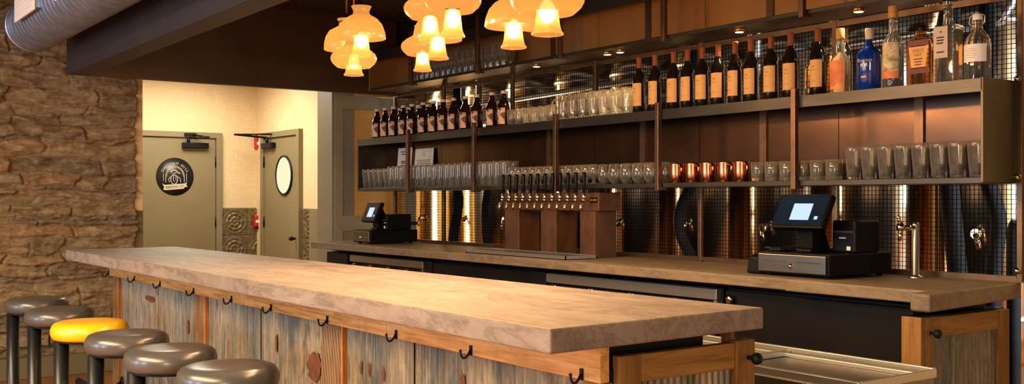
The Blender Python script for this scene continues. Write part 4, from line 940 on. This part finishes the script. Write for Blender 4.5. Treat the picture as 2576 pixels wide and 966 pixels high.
# tall clear bottle with art label
t = thing('liquor_bottle', 'tall clear bottle with pictorial label and gold cork, right of the blue bottle', 'bottle', (0, 0, 0))
MB().lathe([(0, .01), (.040, 0), (.045, .006), (.045, .195), (.042, .212), (.026, .236), (.0195, .252), (.0185, .29), (.0185, .318), (0, .318)], 26).build('bottle_body', 'bottleclear', t)
MB().lathe([(.019, .312), (.021, .315), (.0215, .362), (.019, .366), (0, .366)], 18).build('stopper', 'cork', t)
m = MB(); arc_label(m, .0454, .074, .200, R(64)); m.build('label', 'artlabel', t, fix=False)
m = MB(); arc_label(m, .0454, .042, .0735, R(64)); m.build('label_band', 'orangelabel', t, fix=False)
t.location = (-2.716, 4.055, ZT_)
# whiskey flask
t = thing('liquor_bottle', 'amber whiskey flask with tan shield label between two clear bottles', 'bottle', (0, 0, 0))
pf = [(-.056, 0), (.056, 0), (.060, .01), (.060, .160), (.056, .182), (.036, .202), (.022, .212), (.018, .222), (.018, .238), (-.018, .238), (-.018, .222), (-.022, .212), (-.036, .202), (-.056, .182), (-.060, .160), (-.060, .01)]
m = MB(); m.poly([(x, z) for x, z in pf], -.026, .026, mat=Matrix.Rotation(R(90), 4, 'X')); m.build('bottle_body', 'whiskey', t, bevel=.007, seg=2)
MB().lathe([(.0185, .236), (.020, .238), (.020, .257), (.018, .260), (0, .260)], 16).build('stopper', 'blackplastic', t)
m = MB(); m.add([(-.046, -.0268, .168), (.046, -.0268, .168), (.034, -.0268, .078), (-.034, -.0268, .078)], [(0, 1, 2, 3)]); m.build('label', 'hatlabel', t, fix=False)
m = MB(); m.box(-.054, .054, -.0272, -.0262, .052, .074); m.build('label_band', 'brownlabel', t)
m = MB(); m.box(-.050, .050, -.0272, -.0262, .172, .196); m.build('label_crest', 'brownlabel', t)
m = MB(); vs, fs = text_mesh("DAD'S", .019); m.add([(x, -.0272, .150+y) for x, y, z in vs], fs); vs, fs = text_mesh("HAT", .019); m.add([(x, -.0272, .132+y) for x, y, z in vs], fs)
for zz, w_ in ((.114, .03), (.102, .024), (.090, .022)): m.box(-w_/1.4, w_/1.4, -.0273, -.0271, zz-.0025, zz+.0025)
m.build('lettering', 'brownlabel', t, fix=False)
t.location = (-2.580, 4.06, ZT_)
# square clear bottle
t = thing('liquor_bottle', 'tall square clear bottle with plain grey label, second from the shelf end', 'bottle', (0, 0, 0))
m = MB(); m.box(-.050, .050, -.036, .036, 0, .245); m.build('bottle_body', 'bottleclear', t, bevel=.010, seg=3)
MB().lathe([(.026, .244), (.022, .256), (.0195, .27), (.0195, .330), (.022, .333), (.022, .345), (0, .345)], 20).build('bottle_neck', 'bottleclear', t)
MB().lathe([(.018, .345), (.021, .347), (.021, .372), (0, .375)], 16).build('stopper', 'blackplastic', t)
m = MB(); m.box(-.042, .020, -.0372, -.0362, .105, .238); m.build('label', 'greylabel', t)
m = MB()
for zz, a_, b_ in ((.215, -.014, -.006), (.192, -.030, .004), (.180, -.030, .002), (.168, -.030, .000), (.130, -.030, .004)): m.box(a_, b_, -.0378, -.0372, zz-.003, zz+.003)
m.build('label_print', 'ink', t)
t.location = (-2.457, 4.06, ZT_)
# swing top
t = thing('liquor_bottle', 'round clear swing top bottle with white label, closest to the shelf end', 'bottle', (0, 0, 0))
MB().lathe([(0, .01), (.045, 0), (.052, .006), (.052, .150), (.047, .175), (.030, .200), (.021, .212), (.0195, .236), (.022, .240), (.022, .250), (0, .252)], 28).build('bottle_body', 'bottleclear', t)
MB().lathe([(.020, .251), (.021, .254), (.018, .274), (.012, .280), (0, .281)], 16).build('stopper', 'white', t)
m = MB(); arc_label(m, .0524, .075, .148, R(70)); m.build('label', 'white', t, fix=False)
m = MB()
for k_ in range(5): arc_label(m, .0528, .092+k_*.009, .0945+k_*.009, R(20+7*(k_ % 2)), nu=8, nv=1)
m.build('label_print', 'greylabel', t, fix=False)
m = MB(); m.tube([(-.020, 0, .225), (-.034, -.004, .240), (-.032, -.002, .268), (0, 0, .282), (.032, -.002, .268), (.034, -.004, .240), (.020, 0, .225)], .0025, 6); m.build('wire_bail', 'steel', t)
t.location = (-2.335, 4.075, ZT_)
# amber bottle behind the wines
t = thing('liquor_bottle', 'amber bottle standing behind the gap in the wine bottles', 'bottle', (0, 0, 0))
MB().lathe([(0, .006), (.036, 0), (.040, .005), (.040, .15), (.034, .172), (.018, .19), (.014, .205), (.014, .23), (0, .23)], 20).build('bottle_body', 'whiskey', t)
MB().lathe([(.016, .228), (.017, .25), (0, .252)], 12).build('stopper', 'brass', t)
t.location = (-3.235, 4.17, ZT_)

# ================================================================== PENDANT LAMPS
LIGHT_W = 18
def pendant(u, v, y, kind, dz, scale, label):
    """(u, v): rim of the small bell glass"""
    b = ony(u, v, y); t = thing('pendant_lamp', label, 'lamp', (b.x, b.y, b.z), 'oil lamp style pendants over the bar')
    c = (b.x, b.y, b.z); S = scale
    bell = [(.046, 0), (.047, .004), (.041, .012), (.036, .030), (.033, .055), (.031, .080), (.027, .096), (.024, .104)]
    MB().lathe([(r*S, z*S) for r, z in bell], 28, c).build('bell_glass', 'bell', t, fix=False)
    MB().lathe([(0, .034*S), (.014*S, .038*S), (.023*S, .050*S), (.0255*S, .066*S), (.022*S, .082*S), (.014*S, .096*S), (.010*S, .099*S), (0, .0995*S)], 18, c).build('bulb', 'bulb', t)
    MB().lathe([(0, .100*S), (.026*S, .100*S), (.028*S, .104*S), (.028*S, .113*S), (.020*S, .118*S), (.014*S, .130*S), (.010*S, .15*S), (0, .15*S)], 20, c).build('fitter', 'brass', t)
    if kind == 'dome': pf = [(.104, 0), (.106, .004), (.102, .030), (.090, .062), (.070, .085), (.048, .098), (.036, .106), (.034, .118), (.041, .134), (.044, .140)]
    elif kind == 'bowl': pf = [(.100, 0), (.102, .003), (.101, .030), (.094, .060), (.078, .086), (.050, .102), (.036, .110), (.034, .122), (.041, .138), (.043, .142)]
    else: pf = [(.078, 0), (.080, .002), (.098, .018), (.107, .034), (.108, .046), (.102, .060), (.082, .078), (.056, .092), (.042, .106), (.036, .122), (.036, .134), (.042, .146)]
    MB().lathe([(r*S, (z+dz)*S) for r, z in pf], 40, c).build('shade', 'shade', t, fix=False)
    zt = (dz+.135)*S
    MB().lathe([(0, zt-.012), (.036*S, zt-.012), (.038*S, zt-.006), (.012, zt+.006), (.010, zt+.03), (0, zt+.03)], 20, c).build('shade_holder', 'brass', t)
    r_ = MB(); r_.tube([(b.x, b.y, b.z+zt+.02), (b.x, b.y, 2.83)], .0048, 8)
    r_.tube([(b.x, b.y, b.z+.14*S), (b.x, b.y, b.z+zt)], .006, 8); r_.build('hanging_rod', 'brass', t)
    MB().lathe([(0, 2.826), (.045, 2.830), (.05, 2.845), (.05, 2.859), (0, 2.859)], 20, (b.x, b.y, 0)).build('ceiling_canopy', 'brass', t)
    L = bpy.data.lights.new('bulb_light', 'POINT'); L.energy = LIGHT_W; L.color = (1, .62, .34); L.shadow_soft_size = .022
    lo = bpy.data.objects.new('bulb_light', L); COL.objects.link(lo); lo.location = (b.x, b.y, b.z+.058*S)
W1, W2, W3 = 'in the far cluster', 'in the middle cluster', 'in the near cluster'
pendant(872, 141, 2.32, 'bowl', .026, 1.08, 'lit lamp with deep bowl shade, left one ' + W1)
pendant(909, 141, 2.10, 'dome', .075, 1.0, 'lit lamp with dome shade and flared collar, right one ' + W1)
pendant(890, 190, 2.20, 'mush', .038, .98, 'lit lamp with flattened round shade, lowest ' + W1)
pendant(1082, 104, 2.12, 'mush', .092, .96, 'lit lamp with flattened shade, upper left ' + W2)
pendant(1139, 93, 2.02, 'mush', .094, .96, 'lit lamp with flattened shade, upper right ' + W2)
pendant(1101, 149, 2.40, 'bowl', .078, 1.05, 'lit lamp with bowl shade half hidden, second lowest ' + W2)
pendant(1063, 179, 2.62, 'mush', .080, .98, 'lit lamp with small rounded shade, lowest ' + W2)
pendant(1292, 121, 2.24, 'dome', .076, 1.02, 'lit lamp with dome shade, lowest ' + W3)
pendant(1377, 88, 2.02, 'mush', .060, 1.10, 'lit lamp with wide flattened shade, foremost ' + W3)
pendant(1350, 76, 2.52, 'bowl', .090, 1.2, 'lit lamp mostly hidden behind the wide flattened shade ' + W3)

# ================================================================== LIGHT
def area(name, loc, target, sx, sy, watts, col):
    L = bpy.data.lights.new(name, 'AREA'); L.shape = 'RECTANGLE'; L.size = sx; L.size_y = sy; L.energy = watts; L.color = col
    o = bpy.data.objects.new(name, L); COL.objects.link(o); o.location = loc
    o.rotation_euler = (Vector(target)-Vector(loc)).to_track_quat('-Z', 'Y').to_euler(); return o
for k_, wx_ in enumerate((-9.2, -6.4, -3.6)):
    area('front_window', (wx_, -5.6, 1.6), (wx_, 4, 1.5), 1.1, 2.1, 85, (.60, .77, 1))
area('side_warm_fill', (3.1, -2.6, 1.6), (-5, 3.4, 1.3), 1.3, 2.2, 110, (1, .80, .56))  # added warm panel, no window there; streaks the tanks, warms the bar end
area('dining_room_fill', (-3.0, -2.2, 3.05), (-3.0, -2.2, 0), 5, 2.2, 620, (1, .72, .42))  # added warm ceiling panel out of view, brightens bar, stone wall and glasses
area('lobby_ceiling_lamp', (-9.9, 3.4, 2.72), (-9.9, 3.4, 0), .9, .9, 40, (1, .9, .7))
area('tank_streak_cool', (-.6, 4.85, 1.6), (-6, 5.35, 1.5), .45, 2.4, 170, (.70, .82, 1))  # added cool strip out of sight, puts bright stripes down the tank fronts
area('tank_streak_warm', (-9.3, 5.28, 1.6), (-4, 5.2, 1.5), .3, 2.4, 110, (1, .68, .34))  # added warm strip hidden past the panelled door, for highlights on the tanks
area('brew_wall_fill', (-4.6, 7.0, 2.9), (-4.6, 7.3, 0), 7.5, .3, 200, (1, .66, .32))  # added warm strip, turns the wall gaps between the tanks amber
wd = bpy.data.worlds.new('world'); wd.use_nodes = True; SC.world = wd
wd.node_tree.nodes['Background'].inputs[0].default_value = (1, .86, .7, 1); wd.node_tree.nodes['Background'].inputs[1].default_value = .2
vs_ = SC.view_settings; SC.display_settings.display_device = 'sRGB'
vs_.view_transform = 'Standard'; vs_.look = 'None'; vs_.gamma = 1; vs_.use_curve_mapping = False; vs_.exposure = .7
cy = SC.cycles
cy.max_bounces = 12; cy.transmission_bounces = 12; cy.transparent_max_bounces = 12; cy.diffuse_bounces = 4; cy.glossy_bounces = 5
cy.caustics_reflective = False; cy.caustics_refractive = False; cy.sample_clamp_indirect = 4; cy.use_denoising = True; cy.blur_glossy = .15
